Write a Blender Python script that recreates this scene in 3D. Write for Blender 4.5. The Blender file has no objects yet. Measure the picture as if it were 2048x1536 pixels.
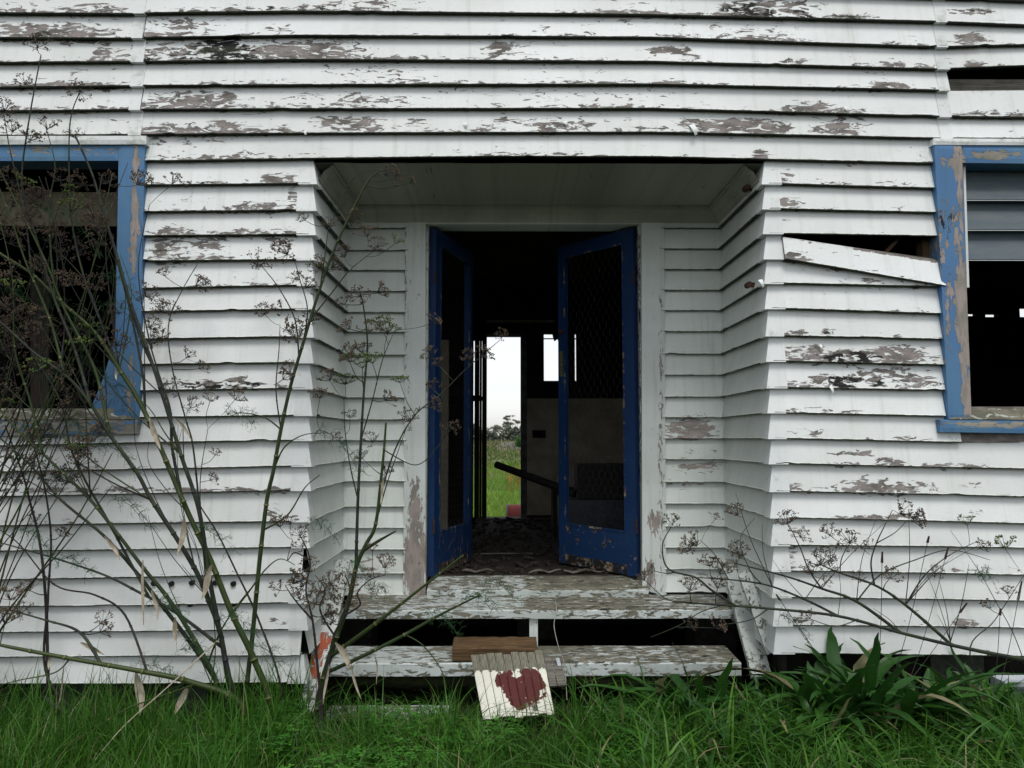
import bpy, math, random
import numpy as np
from mathutils import Vector, Matrix, noise as mn
random.seed(7); np.random.seed(7)
R = math.radians
S = bpy.context.scene
COL = S.collection

# ------------------------------------------------------------------ camera, sky, sun, exposure
F = 1500.0
CAM = Vector((0.0, -3.7, 1.35))
PITCH, YAW = R(4.27), R(-0.38)
cd = bpy.data.cameras.new('camera'); cam = bpy.data.objects.new('camera', cd); COL.objects.link(cam)
cam.location = CAM; cam.rotation_euler = (R(90) + PITCH, 0, YAW)
cd.sensor_width = 36; cd.lens = F / 2048 * 36; cd.clip_start = 0.05; cd.clip_end = 3000
S.camera = cam
S.render.resolution_x = 1024; S.render.resolution_y = 768

w = bpy.data.worlds.new('World'); S.world = w; w.use_nodes = True
wn, wl = w.node_tree.nodes, w.node_tree.links
for n in list(wn): wn.remove(n)
sky = wn.new('ShaderNodeTexSky'); sky.sky_type = 'NISHITA'; sky.sun_disc = False
SUN_EL, SUN_AZ = R(62), R(172)
sky.sun_elevation = SUN_EL; sky.sun_rotation = SUN_AZ
sky.dust_density = 1.0; sky.air_density = 1.0; sky.ozone_density = 1.0
hs = wn.new('ShaderNodeHueSaturation'); hs.inputs['Saturation'].default_value = 0.16
bg = wn.new('ShaderNodeBackground'); bg.inputs['Strength'].default_value = 0.11
wo = wn.new('ShaderNodeOutputWorld')
wl.new(sky.outputs[0], hs.inputs['Color']); wl.new(hs.outputs[0], bg.inputs[0]); wl.new(bg.outputs[0], wo.inputs[0])
sd = bpy.data.lights.new('sun', 'SUN'); so = bpy.data.objects.new('sun', sd); COL.objects.link(so)
sd.energy = 1.25; sd.angle = R(24); sd.color = (1.0, 0.965, 0.90)
sdir = Vector((math.sin(SUN_AZ) * math.cos(SUN_EL), math.cos(SUN_AZ) * math.cos(SUN_EL), math.sin(SUN_EL)))
so.rotation_euler = sdir.to_track_quat('Z', 'Y').to_euler(); so.location = (0, -6, 8)
S.view_settings.view_transform = 'Standard'; S.view_settings.look = 'None'
S.view_settings.exposure = 0.66; S.view_settings.gamma = 1.0

# ------------------------------------------------------------------ helpers
RM = cam.rotation_euler.to_matrix()
RT = np.array(RM.transposed())
def P(u, v, y):
    "point of the plane y = const that the photograph shows at (u, v)"
    d = RM @ Vector(((u - 1024) / F, (768 - v) / F, -1.0))
    return CAM + d * ((y - CAM.y) / d.y)
def proj(x, y, z):
    x = np.asarray(x, float); q = np.stack([x - CAM.x, np.asarray(y, float) + 0 * x - CAM.y, np.asarray(z, float) + 0 * x - CAM.z])
    c = RT @ q.reshape(3, -1); c = c.reshape((3,) + x.shape)
    return 1024 + F * c[0] / -c[2], 768 - F * c[1] / -c[2]

class MB:
    def __init__(s): s.v = []; s.f = []; s.a = []; s.n = 0; s.m = []
    def add(s, verts, faces, attr=None, mi=0):
        k = s.n; verts = [tuple(p) for p in verts]
        s.v += verts; s.n += len(verts)
        s.f += [tuple(i + k for i in q) for q in faces]; s.m += [mi] * len(faces)
        if attr is None: attr = [(0, 0, 0, 1)] * len(verts)
        elif isinstance(attr, tuple): attr = [attr] * len(verts)
        s.a += attr
    def box(s, a, b, attr=None, mi=0):
        (x0, y0, z0), (x1, y1, z1) = a, b
        s.add([(x0,y0,z0),(x1,y0,z0),(x1,y1,z0),(x0,y1,z0),(x0,y0,z1),(x1,y0,z1),(x1,y1,z1),(x0,y1,z1)],
              [(0,3,2,1),(4,5,6,7),(0,1,5,4),(1,2,6,5),(2,3,7,6),(3,0,4,7)], attr, mi)
    def obox(s, o, ex, ey, ez, attr=None, mi=0):
        "box from corner o with three edge vectors"
        o, ex, ey, ez = Vector(o), Vector(ex), Vector(ey), Vector(ez)
        s.add([o, o+ex, o+ex+ey, o+ey, o+ez, o+ex+ez, o+ex+ey+ez, o+ey+ez],
              [(0,3,2,1),(4,5,6,7),(0,1,5,4),(1,2,6,5),(2,3,7,6),(3,0,4,7)], attr, mi)
    def tube(s, pts, rad, n=5, attr=None, cap=True, mi=0):
        pts = [Vector(p) for p in pts]; L = len(pts)
        if not hasattr(rad, '__len__'): rad = [rad] * L
        vs = []; fs = []; up = None
        for i, p in enumerate(pts):
            t = (pts[min(i+1, L-1)] - pts[max(i-1, 0)])
            if t.length < 1e-9: t = Vector((0, 0, 1))
            t.normalize()
            if up is None: up = Vector((0, 0, 1)) if abs(t.z) < .9 else Vector((1, 0, 0))
            a = t.cross(up)
            if a.length < 1e-6: a = t.cross(Vector((0, 1, 0)))
            a.normalize(); b = a.cross(t); up = b
            for k in range(n):
                th = 2 * math.pi * k / n
                vs.append(p + (a * math.cos(th) + b * math.sin(th)) * rad[i])
        for i in range(L - 1):
            for k in range(n):
                q = (k + 1) % n
                fs.append((i*n+k, i*n+q, (i+1)*n+q, (i+1)*n+k))
        if cap: fs.append(tuple(range(n))[::-1]); fs.append(tuple((L-1)*n + k for k in range(n)))
        s.add(vs, fs, attr, mi)
    def build(s, name, mat, parent=None, smooth=False):
        me = bpy.data.meshes.new(name)
        off = Vector((0, 0, 0))
        if parent is not None: off = world_loc(parent)
        v = np.array(s.v, float).reshape(-1, 3) - np.array(off)
        me.from_pydata(v.tolist(), [], s.f)
        at = me.color_attributes.new('wear', 'FLOAT_COLOR', 'POINT')
        at.data.foreach_set('color', np.array(s.a, np.float32).ravel())
        for m in (mat if isinstance(mat, (list, tuple)) else [mat]): me.materials.append(m)
        if max(s.m, default=0) > 0: me.polygons.foreach_set('material_index', s.m)
        if smooth: me.polygons.foreach_set('use_smooth', [True] * len(s.f))
        me.update()
        o = bpy.data.objects.new(name, me); COL.objects.link(o)
        if parent is not None: o.parent = parent
        return o
def world_loc(o):
    l = Vector(o.location)
    while o.parent is not None: o = o.parent; l += Vector(o.location)
    return l
def empty(name, loc, label, cat, group=None):
    o = bpy.data.objects.new(name, None); COL.objects.link(o); o.location = loc
    o.empty_display_size = .1
    return tag(o, label, cat, group)
def tag(o, label=None, cat=None, group=None, kind=None):
    if label: o['label'] = label
    if cat: o['category'] = cat
    if group: o['group'] = group
    if kind: o['kind'] = kind
    return o
def lerp(a, b, t): return a + (b - a) * t
def spline(pts, n=6):
    pts = [Vector(p) for p in pts]; out = []
    for i in range(len(pts) - 1):
        p0 = pts[max(i-1, 0)]; p1 = pts[i]; p2 = pts[i+1]; p3 = pts[min(i+2, len(pts)-1)]
        for k in range(n):
            t = k / n
            out.append(.5 * ((2*p1) + (p2-p0)*t + (2*p0-5*p1+4*p2-p3)*t*t + (3*p1-p0-3*p2+p3)*t**3))
    out.append(pts[-1]); return out

# ------------------------------------------------------------------ materials
class NT:
    def __init__(s, name):
        s.m = bpy.data.materials.new(name); s.m.use_nodes = True
        s.t = s.m.node_tree; s.t.nodes.clear()
        s.out = s.t.nodes.new('ShaderNodeOutputMaterial')
    def n(s, typ, ins=None, **kw):
        nd = s.t.nodes.new(typ)
        for k, v in kw.items(): setattr(nd, k, v)
        for k, v in (ins or {}).items(): s.set(nd, k, v)
        return nd
    def set(s, nd, k, v):
        i = nd.inputs[k]
        if isinstance(v, bpy.types.NodeSocket): s.t.links.new(v, i)
        elif isinstance(v, (tuple, list)) and len(v) == 3 and i.type == 'RGBA': i.default_value = (*v, 1)
        else: i.default_value = v
    def math(s, op, a, b=0.0, c=None, clamp=False):
        nd = s.n('ShaderNodeMath', {0: a, 1: b}, operation=op, use_clamp=clamp)
        if c is not None: s.set(nd, 2, c)
        return nd.outputs[0]
    def mix(s, f, a, b, mode='MIX'):
        nd = s.n('ShaderNodeMix', data_type='RGBA', blend_type=mode)
        s.set(nd, 0, f); s.set(nd, 6, a if not isinstance(a, tuple) else (*a, 1)); s.set(nd, 7, b if not isinstance(b, tuple) else (*b, 1))
        return nd.outputs[2]
    def coords(s, scale, flat=False):
        c = s.n('ShaderNodeNewGeometry').outputs['Position']
        if flat:
            sp = s.n('ShaderNodeSeparateXYZ', {0: c})
            nx = s.n('ShaderNodeSeparateXYZ', {0: s.n('ShaderNodeNewGeometry').outputs['True Normal']}).outputs[0]
            side = s.math('GREATER_THAN', s.math('ABSOLUTE', nx), .6)
            c = s.n('ShaderNodeCombineXYZ', {0: s.math('ADD', sp.outputs[0], s.math('MULTIPLY', s.math('MULTIPLY', sp.outputs[1], 1.37), side)), 1: 0.0, 2: sp.outputs[2]}).outputs[0]
        return s.n('ShaderNodeMapping', {'Vector': c, 'Scale': scale}).outputs[0]
    def noise(s, vec, scale=1.0, detail=5.0, rough=.55, dist=0.0):
        return s.n('ShaderNodeTexNoise', {'Vector': vec, 'Scale': scale, 'Detail': detail, 'Roughness': rough, 'Distortion': dist}).outputs[0]
    def step(s, v, lo, hi):
        return s.n('ShaderNodeMapRange', {0: v, 1: lo, 2: hi, 3: 0.0, 4: 1.0}, interpolation_type='SMOOTHSTEP').outputs[0]
    def finish(s, col, rough=.6, height=None, bump=.3, dist=.003, spec=.3, trans=None, metallic=0.0, alpha=None):
        ins = {'Base Color': col, 'Roughness': rough, 'Specular IOR Level': spec, 'Metallic': metallic}
        b = s.n('ShaderNodeBsdfPrincipled', ins)
        if height is not None:
            bp = s.n('ShaderNodeBump', {'Strength': bump, 'Distance': dist, 'Height': height}); s.set(b, 'Normal', bp.outputs[0])
        sh = b.outputs[0]
        if trans:
            tr = s.n('ShaderNodeBsdfTranslucent', {0: col}); mx = s.n('ShaderNodeMixShader', {0: trans, 1: sh, 2: tr.outputs[0]}); sh = mx.outputs[0]
        s.t.links.new(sh, s.out.inputs[0]); return s.m

def paint_mat(name, paint, paint2, under, under2, axis='x', flat=True, base=0.0, rough=.55, green=(.026,.036,.018), lichen=.62, amp=2.05, speck=1.0, edge=.4):
    t = NT(name)
    def sc(l, c): return ((l, l, c) if flat else (l, c, c)) if axis == 'x' else ((c, c, l))
    at = t.n('ShaderNodeVertexColor', layer_name='wear')
    sp = t.n('ShaderNodeSeparateColor', {0: at.outputs[0]})
    Rr, Gg, Bb = sp.outputs
    n1 = t.noise(t.coords(sc(14, 44), flat), 1, 10, .66, .8)
    pv = t.math('ADD', t.math('ADD', Rr, base), t.math('MULTIPLY', t.math('SUBTRACT', n1, .5), amp))
    pm = t.step(pv, .485, .512)
    # hairline cracks along the grain
    n4 = t.noise(t.coords(sc(5, 150), flat), 1, 6, .6)
    cr = t.step(t.math('ADD', n4, t.math('MULTIPLY', Rr, .14)), .70, .735)
    pm2 = t.math('MAXIMUM', pm, cr)
    n2 = t.noise(t.coords(sc(14, 34), flat), 1, 8, .65)
    rm = t.step(t.math('ADD', Gg, t.math('MULTIPLY', t.math('SUBTRACT', n2, .5), 1.9)), .46, .62)
    # colours
    big = t.noise(t.coords((1.6, 1.6, 2.2), flat), 1, 4, .6)
    fine = t.noise(t.coords(sc(30, 60), flat), 1, 6, .7)
    pc = t.mix(t.step(big, .35, .7), paint, paint2)
    pc = t.mix(t.math('MULTIPLY', t.step(fine, .5, .8), .35), pc, tuple(c * .72 for c in paint2))
    pc = t.mix(at.outputs[1], t.mix(.0, tuple(c * .86 for c in paint), paint) if False else t.mix(.16, pc, (paint2[0]*.5, paint2[1]*.5, paint2[2]*.42)), pc)
    # dirty runs
    run = t.noise(t.coords((22, 22, 1.3), flat), 1, 5, .6)
    pc = t.mix(t.math('MULTIPLY', t.step(run, .5, .78), .42), pc, (paint2[0]*.62, paint2[1]*.66, paint2[2]*.55))
    if speck >= 1.0:      # rusting nail heads
        vd = t.n('ShaderNodeTexVoronoi', {'Vector': t.coords((2.4, 2.4, 2.9), flat), 'Scale': 1.0}, feature='F1').outputs['Distance']
        pc = t.mix(t.math('MULTIPLY', t.step(vd, .034, .012), .45), pc, (.30, .15, .07))
        pc = t.mix(t.step(vd, .0125, .008), pc, (.10, .035, .015))
    # lichen / mildew specks
    vo = t.noise(t.coords((85, 85, 85), flat), 1, 3, .7)
    lowf = t.noise(t.coords((3, 3, 5), flat), 1, 3, .6)
    sk = t.math('MULTIPLY', t.step(vo, .66, .72), t.math('MULTIPLY', t.step(lowf, .48, .66), speck))
    pc = t.mix(t.math('MULTIPLY', sk, .65), pc, (.13, .14, .11))
    ln = t.noise(t.coords((11, 11, 14), flat), 1, 6, .7)
    pc = t.mix(t.math('MULTIPLY', t.step(t.math('ADD', ln, t.math('MULTIPLY', Bb, .35)), .62, .82), lichen), pc, (.25, .29, .21))
    gr = t.noise(t.coords(sc(10, 260), flat), 1, 4, .6)
    uc = t.mix(t.step(t.noise(t.coords(sc(9, 20), flat), 1, 5, .6), .4, .62), under, under2)
    uc = t.mix(t.math('MULTIPLY', t.step(gr, .45, .7), .45), uc, tuple(c * .45 for c in under))
    uc = t.mix(rm, uc, (.012, .012, .011))
    col = t.mix(pm2, pc, uc)
    dk = t.math('MULTIPLY', cr, t.math('SUBTRACT', 1.0, pm))
    col = t.mix(t.math('MULTIPLY', dk, .55), col, (.04, .04, .038))
    ed = t.math('MULTIPLY', t.math('MULTIPLY', t.step(pv, .448, .484), t.math('SUBTRACT', 1.0, pm)), t.step(n2, .38, .6))  # dark rim at peeled edges: crack dirt plus painted shade of lifting flakes
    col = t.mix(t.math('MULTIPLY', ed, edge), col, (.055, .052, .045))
    # moss on the lips, also painting in the gap shade between boards
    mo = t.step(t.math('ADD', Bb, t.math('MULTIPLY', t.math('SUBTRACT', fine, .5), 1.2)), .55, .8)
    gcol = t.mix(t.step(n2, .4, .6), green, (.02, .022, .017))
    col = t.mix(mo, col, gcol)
    h = t.math('ADD', t.math('MULTIPLY', pm2, -1.0), t.math('MULTIPLY', gr, .18))
    h = t.math('ADD', h, t.math('MULTIPLY', n1, .25))
    h = t.math('ADD', h, t.math('MULTIPLY', mo, .4))
    rg = t.n('ShaderNodeMapRange', {0: pm2, 1: 0.0, 2: 1.0, 3: rough, 4: .85}).outputs[0]
    return t.finish(col, rg, h, .9, .0016)

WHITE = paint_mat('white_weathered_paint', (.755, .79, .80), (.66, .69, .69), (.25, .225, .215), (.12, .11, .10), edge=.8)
WHITE_IN = paint_mat('grimy_white_paint', (.70, .745, .72), (.58, .62, .59), (.40, .34, .32), (.25, .23, .20), lichen=.7)
TRIM = paint_mat('white_trim_paint', (.62, .66, .65), (.52, .56, .54), (.33, .28, .26), (.22, .20, .18), axis='z', base=.06)
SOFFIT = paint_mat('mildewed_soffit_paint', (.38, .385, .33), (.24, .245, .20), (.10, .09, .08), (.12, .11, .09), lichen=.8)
CAPM = paint_mat('painted_metal', (.70, .73, .735), (.60, .635, .64), (.28, .26, .24), (.2, .15, .12), base=-.04, rough=.5)
BLUE = paint_mat('blue_paint_upright', (.070, .175, .35), (.095, .21, .34), (.34, .29, .27), (.24, .23, .20), axis='z', base=.04, lichen=.25)
BLUEH = paint_mat('blue_paint_level', (.070, .175, .35), (.095, .21, .34), (.30, .28, .24), (.20, .20, .16), axis='x', base=.06, lichen=.35)
DBLUE = paint_mat('deep_blue_door_paint', (.007, .028, .095), (.011, .038, .11), (.30, .24, .17), (.08, .04, .03), axis='z', base=-.06, lichen=.05, speck=.3, rough=.4)
STEPM = paint_mat('worn_step_paint', (.50, .55, .55), (.38, .42, .40), (.19, .18, .14), (.10, .10, .075), axis='x', base=.47, lichen=.8, amp=1.9, flat=False)
ORANGE = paint_mat('orange_undercoat', (.36, .075, .03), (.30, .08, .04), (.5, .52, .5), (.3, .3, .28), axis='z', base=.3, speck=.2, lichen=.1)
SILLM = paint_mat('bare_sill_wood', (.42, .45, .44), (.34, .36, .30), (.17, .16, .12), (.10, .10, .075), axis='x', base=.48, lichen=.6, amp=1.9)

def wood(name, c1, c2, axis='x', rough=.85, grain=120):
    t = NT(name)
    sc = {'x': (5, grain, grain), 'y': (grain, 5, grain), 'z': (grain, grain, 5)}[axis]
    g = t.noise(t.coords(sc), 1, 6, .6, .3); b = t.noise(t.coords((7, 7, 7)), 1, 5, .6)
    col = t.mix(t.step(g, .35, .65), c1, c2); col = t.mix(t.math('MULTIPLY', t.step(b, .45, .7), .6), col, tuple(x * .35 for x in c1))
    return t.finish(col, rough, g, .6, .002, .2)
def plain(name, c1, c2=None, scale=20, rough=.7, bump=.3, **kw):
    t = NT(name); c2 = c2 or tuple(x * .6 for x in c1)
    n = t.noise(t.coords((scale,) * 3), 1, 6, .62)
    return t.finish(t.mix(t.step(n, .35, .68), c1, c2), rough, n, bump, .004, **kw)
BLOCK = wood('brown_timber', (.14, .085, .042), (.055, .034, .018))
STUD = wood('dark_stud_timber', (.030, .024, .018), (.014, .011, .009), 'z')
RAW = wood('exposed_framing_timber', (.13, .085, .05), (.07, .05, .03), 'x')
GREYW = wood('grey_bare_timber', (.17, .16, .14), (.08, .078, .065), 'x')
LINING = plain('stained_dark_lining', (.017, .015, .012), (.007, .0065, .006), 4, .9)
CREAM = plain('dirty_cream_lining', (.40, .37, .29), (.28, .25, .19), 5, .85)
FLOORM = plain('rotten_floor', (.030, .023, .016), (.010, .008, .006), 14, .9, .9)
SOIL = plain('dark_soil', (.030, .024, .016), (.014, .011, .008), 30, .95, .8)
CONC = plain('mossy_concrete', (.05, .055, .045), (.025, .03, .02), 22, .9, .6)
RUST = plain('rusted_iron', (.075, .028, .015), (.02, .012, .01), 60, .8, .8)
BRASS = plain('tarnished_brass', (.20, .19, .09), (.10, .09, .05), 60, .5, .3, metallic=.5)
WIRE = plain('netting_wire', (.035, .032, .03), (.02, .018, .016), 60, .5, .1)
CHEEKM = paint_mat('worn_cheek_paint', (.58, .62, .61), (.46, .50, .48), (.20, .19, .16), (.10, .10, .08), axis='z', base=.02, flat=False)
BEAM = plain('black_beam_and_hole', (.012, .012, .012), (.006, .006, .006), 30, .7)
CAB = plain('dark_cabinet_enamel', (.035, .042, .055), (.02, .022, .028), 8, .5)
RED = plain('faded_red_steel', (.33, .04, .04), (.22, .05, .045), 16, .6)
PALE = plain('pale_plastic', (.60, .66, .72), (.48, .52, .55), 12, .5)
PLAS = plain('grey_cup', (.20, .20, .19), (.13, .13, .12), 12, .5)
JUNK = plain('scattered_litter', (.20, .19, .16), (.05, .04, .03), 10, .9)
HANG = plain('grimy_blind', (.16, .145, .10), (.09, .08, .055), 9, .9)
STRING = plain('pale_string', (.45, .43, .38), None, 40, .9)

def leaf_mat(name, base, rough=.5, trans=.3, var=(1.5, .9, 1.1), scale=3.0):
    "colour varies per blade with the wear attribute: R dry, G bright, B random"
    t = NT(name)
    at = t.n('ShaderNodeVertexColor', layer_name='wear'); sp = t.n('ShaderNodeSeparateColor', {0: at.outputs[0]})
    n = t.noise(t.coords((scale,) * 3), 1, 3, .6)
    c = t.mix(sp.outputs[2], base, (base[0] * var[0], base[1] * 1.35, base[2] * var[1]))
    c = t.mix(t.math('MULTIPLY', t.step(n, .4, .65), .45), c, (base[0] * .62, base[1] * .68, base[2] * .8))
    c = t.mix(sp.outputs[1], c, (base[0] * 3.0, base[1] * 2.0, base[2] * 1.2))
    c = t.mix(sp.outputs[0], c, (.34, .29, .17))
    return t.finish(c, rough, None, spec=.35, trans=trans)
GRASS = leaf_mat('grass_blades', (.029, .110, .014))
CLOVER = leaf_mat('clover_leaves', (.050, .20, .035))
BROAD = leaf_mat('broad_leaves', (.021, .082, .016), .42, .2)
FIELD = leaf_mat('field_grass', (.13, .27, .04), scale=.6)
GUM = leaf_mat('gum_foliage', (.115, .135, .115), .7, .15)  # grey-green gum leaves, greyed to put distance haze into the colour
STEMG = leaf_mat('green_stem', (.019, .037, .010), .5, 0.0)
STEMB = plain('dead_stem', (.035, .030, .026), (.018, .015, .02), 25, .8)
STEMD = plain('dark_purple_green_stem', (.028, .040, .016), (.016, .016, .022), 12, .6)
SEED = plain('brown_seeds', (.13, .095, .06), (.06, .045, .032), 90, .85)
SEEDG = plain('green_seeds', (.10, .16, .035), (.06, .085, .02), 90, .8)
DRYL = plain('dry_leaf_sheath', (.42, .38, .30), (.24, .20, .15), 30, .9)
FERN = plain('feathery_leaf', (.022, .075, .028), (.02, .05, .02), 30, .7)
SPIKE = plain('seed_spike', (.065, .036, .034), (.03, .02, .02), 90, .9)
BARK = plain('pale_gum_bark', (.20, .19, .17), (.11, .10, .09), 2, .8)
MOUND = leaf_mat('mound_grass', (.085, .115, .04), scale=.5)
ORFL = plain('orange_weed_flowers', (.42, .13, .035), (.25, .09, .03), 12, .8)

# ------------------------------------------------------------------ ground, sky side of things
def ground():
    mb = MB()
    xs = np.concatenate([[-700, -300, -120, -50, -22], np.arange(-10, -3, 1.0), np.arange(-3, 3.01, .12), np.arange(4, 12, 1.0), [22, 50, 120, 300, 700]])
    ys = np.concatenate([[-60, -25, -10, -6], np.arange(-4, .5, .10), np.arange(1, 8, .6), np.arange(8, 40, 1.0), [45, 55, 80, 130, 220, 400, 900]])
    vs = []
    for y in ys:
        for x in xs:
            vs.append((x, y, gz(x, y)))
    nx = len(xs); fs = []
    for j in range(len(ys) - 1):
        for i in range(nx - 1):
            fs.append((j*nx+i, j*nx+i+1, (j+1)*nx+i+1, (j+1)*nx+i))
    mb.add(vs, fs)
    t = NT('ground_turf')
    n = t.noise(t.coords((6, 6, 6)), 1, 7, .65); n2 = t.noise(t.coords((.35, .35, .35)), 1, 5, .6)
    pos = t.n('ShaderNodeSeparateXYZ', {0: t.n('ShaderNodeNewGeometry').outputs['Position']})
    soil = t.mix(t.step(n, .4, .6), (.022, .030, .012), (.012, .014, .008))
    field = t.mix(t.step(n, .3, .7), (.10, .17, .035), (.06, .115, .03)); field = t.mix(t.step(n2, .5, .65), field, (.13, .125, .06))
    bare = t.step(t.math('ADD', t.noise(t.coords((.5, .5, .5)), 1, 8, .7), t.math('MULTIPLY', t.step(t.n('ShaderNodeVectorMath', {0: t.n('ShaderNodeNewGeometry').outputs['Position'], 1: (.35, 24.0, 1.0)}, operation='DISTANCE').outputs[1], 3.2, .8), .16)), .60, .70)
    field = t.mix(bare, field, (.22, .21, .17))
    c = t.mix(t.step(pos.outputs[1], 4.0, 5.0), soil, field)
    o = mb.build('ground', t.finish(c, .95, n, 1.0, .05, .1), smooth=True); tag(o, kind='structure')
def gz(x, y):
    z = .02 * mn.noise(Vector((x * 1.3, y * 1.3, 0)))
    if -3.7 < y < 0.3: z += .02 * mn.noise(Vector((x * 5, y * 5, 3)))
    if y > 12:
        r = math.hypot((x - .8) / 7.5, (y - 27) / 9.0)
        z += 1.17 * math.exp(-r ** 4) if r < 2.5 else 0
        z += .16 * mn.noise(Vector((x * .5, y * .5, 7)))
    return z
ground()

# ------------------------------------------------------------------ the house
house = empty('weatherboard_house', (0, 0, 0), 'abandoned white weatherboard house with peeling paint, recessed entrance and blue trim', 'house')
YR = 4.24; XL, XR = -5.2, 6.4; YB = .785
XCL, XCR = -.985, 1.311
ZTOP = 3.95; ZF = .53

# worn places seen on the front: (u, v, ru, rv, peel, rot)
PATCH = [(180,20,45,9,.9,.1),(30,22,40,5,.7,.1),(50,66,55,13,1,.25),(150,68,55,13,1,.15),(360,50,35,8,.9,0),(560,62,22,8,.7,0),(410,104,110,13,.85,.45),(455,97,42,16,1,1.1),
 (350,115,60,8,.8,.8),(600,103,80,13,1,.25),(660,100,20,10,1,.1),(205,105,14,9,.9,.1),(210,172,45,7,.9,.2),(30,175,30,6,.7,.2),(385,202,55,12,1,0),(320,210,30,8,.8,0),(450,212,30,8,.8,0),(455,198,12,8,1,.1),
 (540,215,40,6,.7,.1),(640,192,50,10,.55,0),(730,202,75,10,.72,0),(100,220,110,5,.8,.2),(355,262,60,9,.95,0),(445,257,30,10,1,0),(530,262,45,7,.9,0),(590,262,30,5,.7,0),(690,243,48,8,.95,.1),(735,258,60,6,.8,.1),
 (640,18,35,7,.7,.8),(520,20,60,6,.7,.8),(440,19,30,5,.7,.6),(730,10,50,9,.75,.1),(1000,97,25,9,1,0),(990,100,12,11,1,0),(1090,56,26,15,.55,.35),(1340,101,32,6,1,.2),(1380,118,16,5,.8,.5),(1500,22,45,11,1,.9),
 (1570,22,45,5,.8,.8),(1545,8,60,6,1,.2),(1700,34,45,5,.7,.9),(1610,33,14,6,1,.9),(1350,70,18,4,.9,.4),(1590,122,20,4,.8,.3),(1790,130,20,5,.9,.1),(1610,218,42,9,.95,.55),(1700,228,24,7,.95,.1),(1560,225,30,4,.6,.5),
 (1780,172,28,7,.95,.1),(1740,174,10,5,.8,.1),(1675,178,25,4,.8,.3),(1480,252,62,10,1,0),(1540,258,30,10,1,0),(1680,257,34,9,1,.35),(1430,258,22,7,.9,0),(1385,247,20,6,1,.1),(1110,252,45,9,.85,.15),(1100,258,14,9,1,.3),
 (1160,250,20,6,.8,.2),(830,243,18,4,.8,.4),(880,262,32,5,.75,.1),(975,260,34,5,.75,.2),(1010,243,20,4,.75,.4),(1240,263,18,5,.7,.1),(1330,258,14,5,.8,.1),(1940,77,26,8,1,.1),(1950,129,14,6,1,0),(1995,133,35,4,.8,.4),
 (1945,24,35,4,.9,.2),(1990,230,50,6,.9,.75),(1930,232,30,5,.9,.2),(1700,330,30,4,.6,.2),(620,315,60,5,.65,.1),(520,300,30,5,.45,0),(1520,314,14,8,.9,0),
 (560,360,26,8,.95,.2),(390,367,70,4,.75,.9),(470,362,20,4,.5,.2),(585,395,8,14,.85,.1),(525,417,50,8,.9,.35),(450,421,30,5,.8,.5),(350,467,32,8,.95,.3),(520,468,70,6,.9,.5),(335,500,20,22,.9,.1),(400,492,22,6,.85,.1),
 (380,517,70,6,.85,.3),(560,493,16,12,.8,.2),(420,486,25,8,.9,.2),(500,571,90,3,.6,.4),(570,570,20,3,.8,.2),(345,570,20,4,.6,.3),(430,757,60,4,.55,.1),(440,772,80,6,.85,.95),(490,764,10,8,1,.1),(400,768,30,6,.9,.1),
 (1570,350,16,5,.8,.1),(1650,368,40,3,.75,.2),(1578,406,15,9,1,0),(1655,418,8,3,.8,.5),(1570,365,20,4,.7,.2),
 (1590,515,20,7,.95,.15),(1660,541,50,4,.6,.4),(1750,562,40,5,.7,.4),(1800,575,50,4,.6,.3),(1595,666,18,4,.95,.1),(1657,665,9,4,1,.9),(1780,672,50,3,.6,.5),(1810,625,40,4,.7,.2),(1580,712,24,10,.9,.2),(1640,704,34,10,.85,.1),(1700,716,66,11,.95,.5),
 (1705,716,40,8,1,1.1),(1785,711,50,12,1,.2),(1820,718,20,8,.95,.2),(1590,768,30,5,.85,.5),(1680,762,50,9,.9,.2),(1688,764,24,10,1,1.1),(1780,747,50,7,.9,.1),(1750,763,26,8,.9,.7),(1800,766,55,8,.9,.6),(1856,757,8,10,.9,.1),
 (1610,820,44,4,.75,.4),(1715,824,18,4,.8,.5),(1740,812,80,3,.35,.2),(1600,868,40,4,.6,.4),(1690,860,60,3,.5,.3),(1810,878,60,4,.7,.6),(1700,907,32,4,.95,.1),(1680,928,30,4,.9,.2),(1780,924,20,7,.95,.1),(1900,932,50,4,.9,.2),
 (1585,975,20,6,.8,.3),(1690,978,60,5,.8,.5),(1770,975,60,10,.95,.35),(1810,972,30,8,.9,.2),(1940,970,20,5,.7,.2),(1580,985,40,3,.6,.2),(1760,1034,50,4,.95,.45),(1950,1020,14,3,.8,.1),(1572,1115,14,18,.8,.1),(1580,1060,16,10,.6,.1),
 (1620,1095,40,4,.6,.2),(1700,1145,60,3,.6,.3),(1960,1140,90,3,.7,.3),(1930,1245,16,9,.9,0),(1600,1235,30,12,.55,.1),(1810,1090,60,3,.5,.3),
 (545,1021,12,8,.9,.2),(200,980,300,4,.85,.1),(520,981,60,4,.95,.2),(300,1045,200,2,.5,.2),(560,1245,16,5,.8,.5),(340,425,20,3,.4,.1),(80,1045,60,4,.6,.1)]
PA = np.array(PATCH)
PIN = np.array([(1385,858,32,15,1.1,0),(1400,934,30,7,.85,0),(1360,968,40,4,.7,.2),(1400,905,30,6,.5,.1),(1340,1030,20,6,.5,.1),(745,1130,30,12,.6,.1),(700,1180,50,12,.7,.1),(1375,1150,30,6,.6,.2),(1372,975,14,10,.5,0)])
MOSS = [(1700,35,60,10),(20,80,90,6),(85,68,30,14),(270,30,20,8),(275,130,20,6),(1960,20,40,8),(700,78,90,4),(1100,40,200,3),(440,100,80,14),(300,500,80,8),(1890,282,60,4),(1560,440,40,6)]
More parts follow.
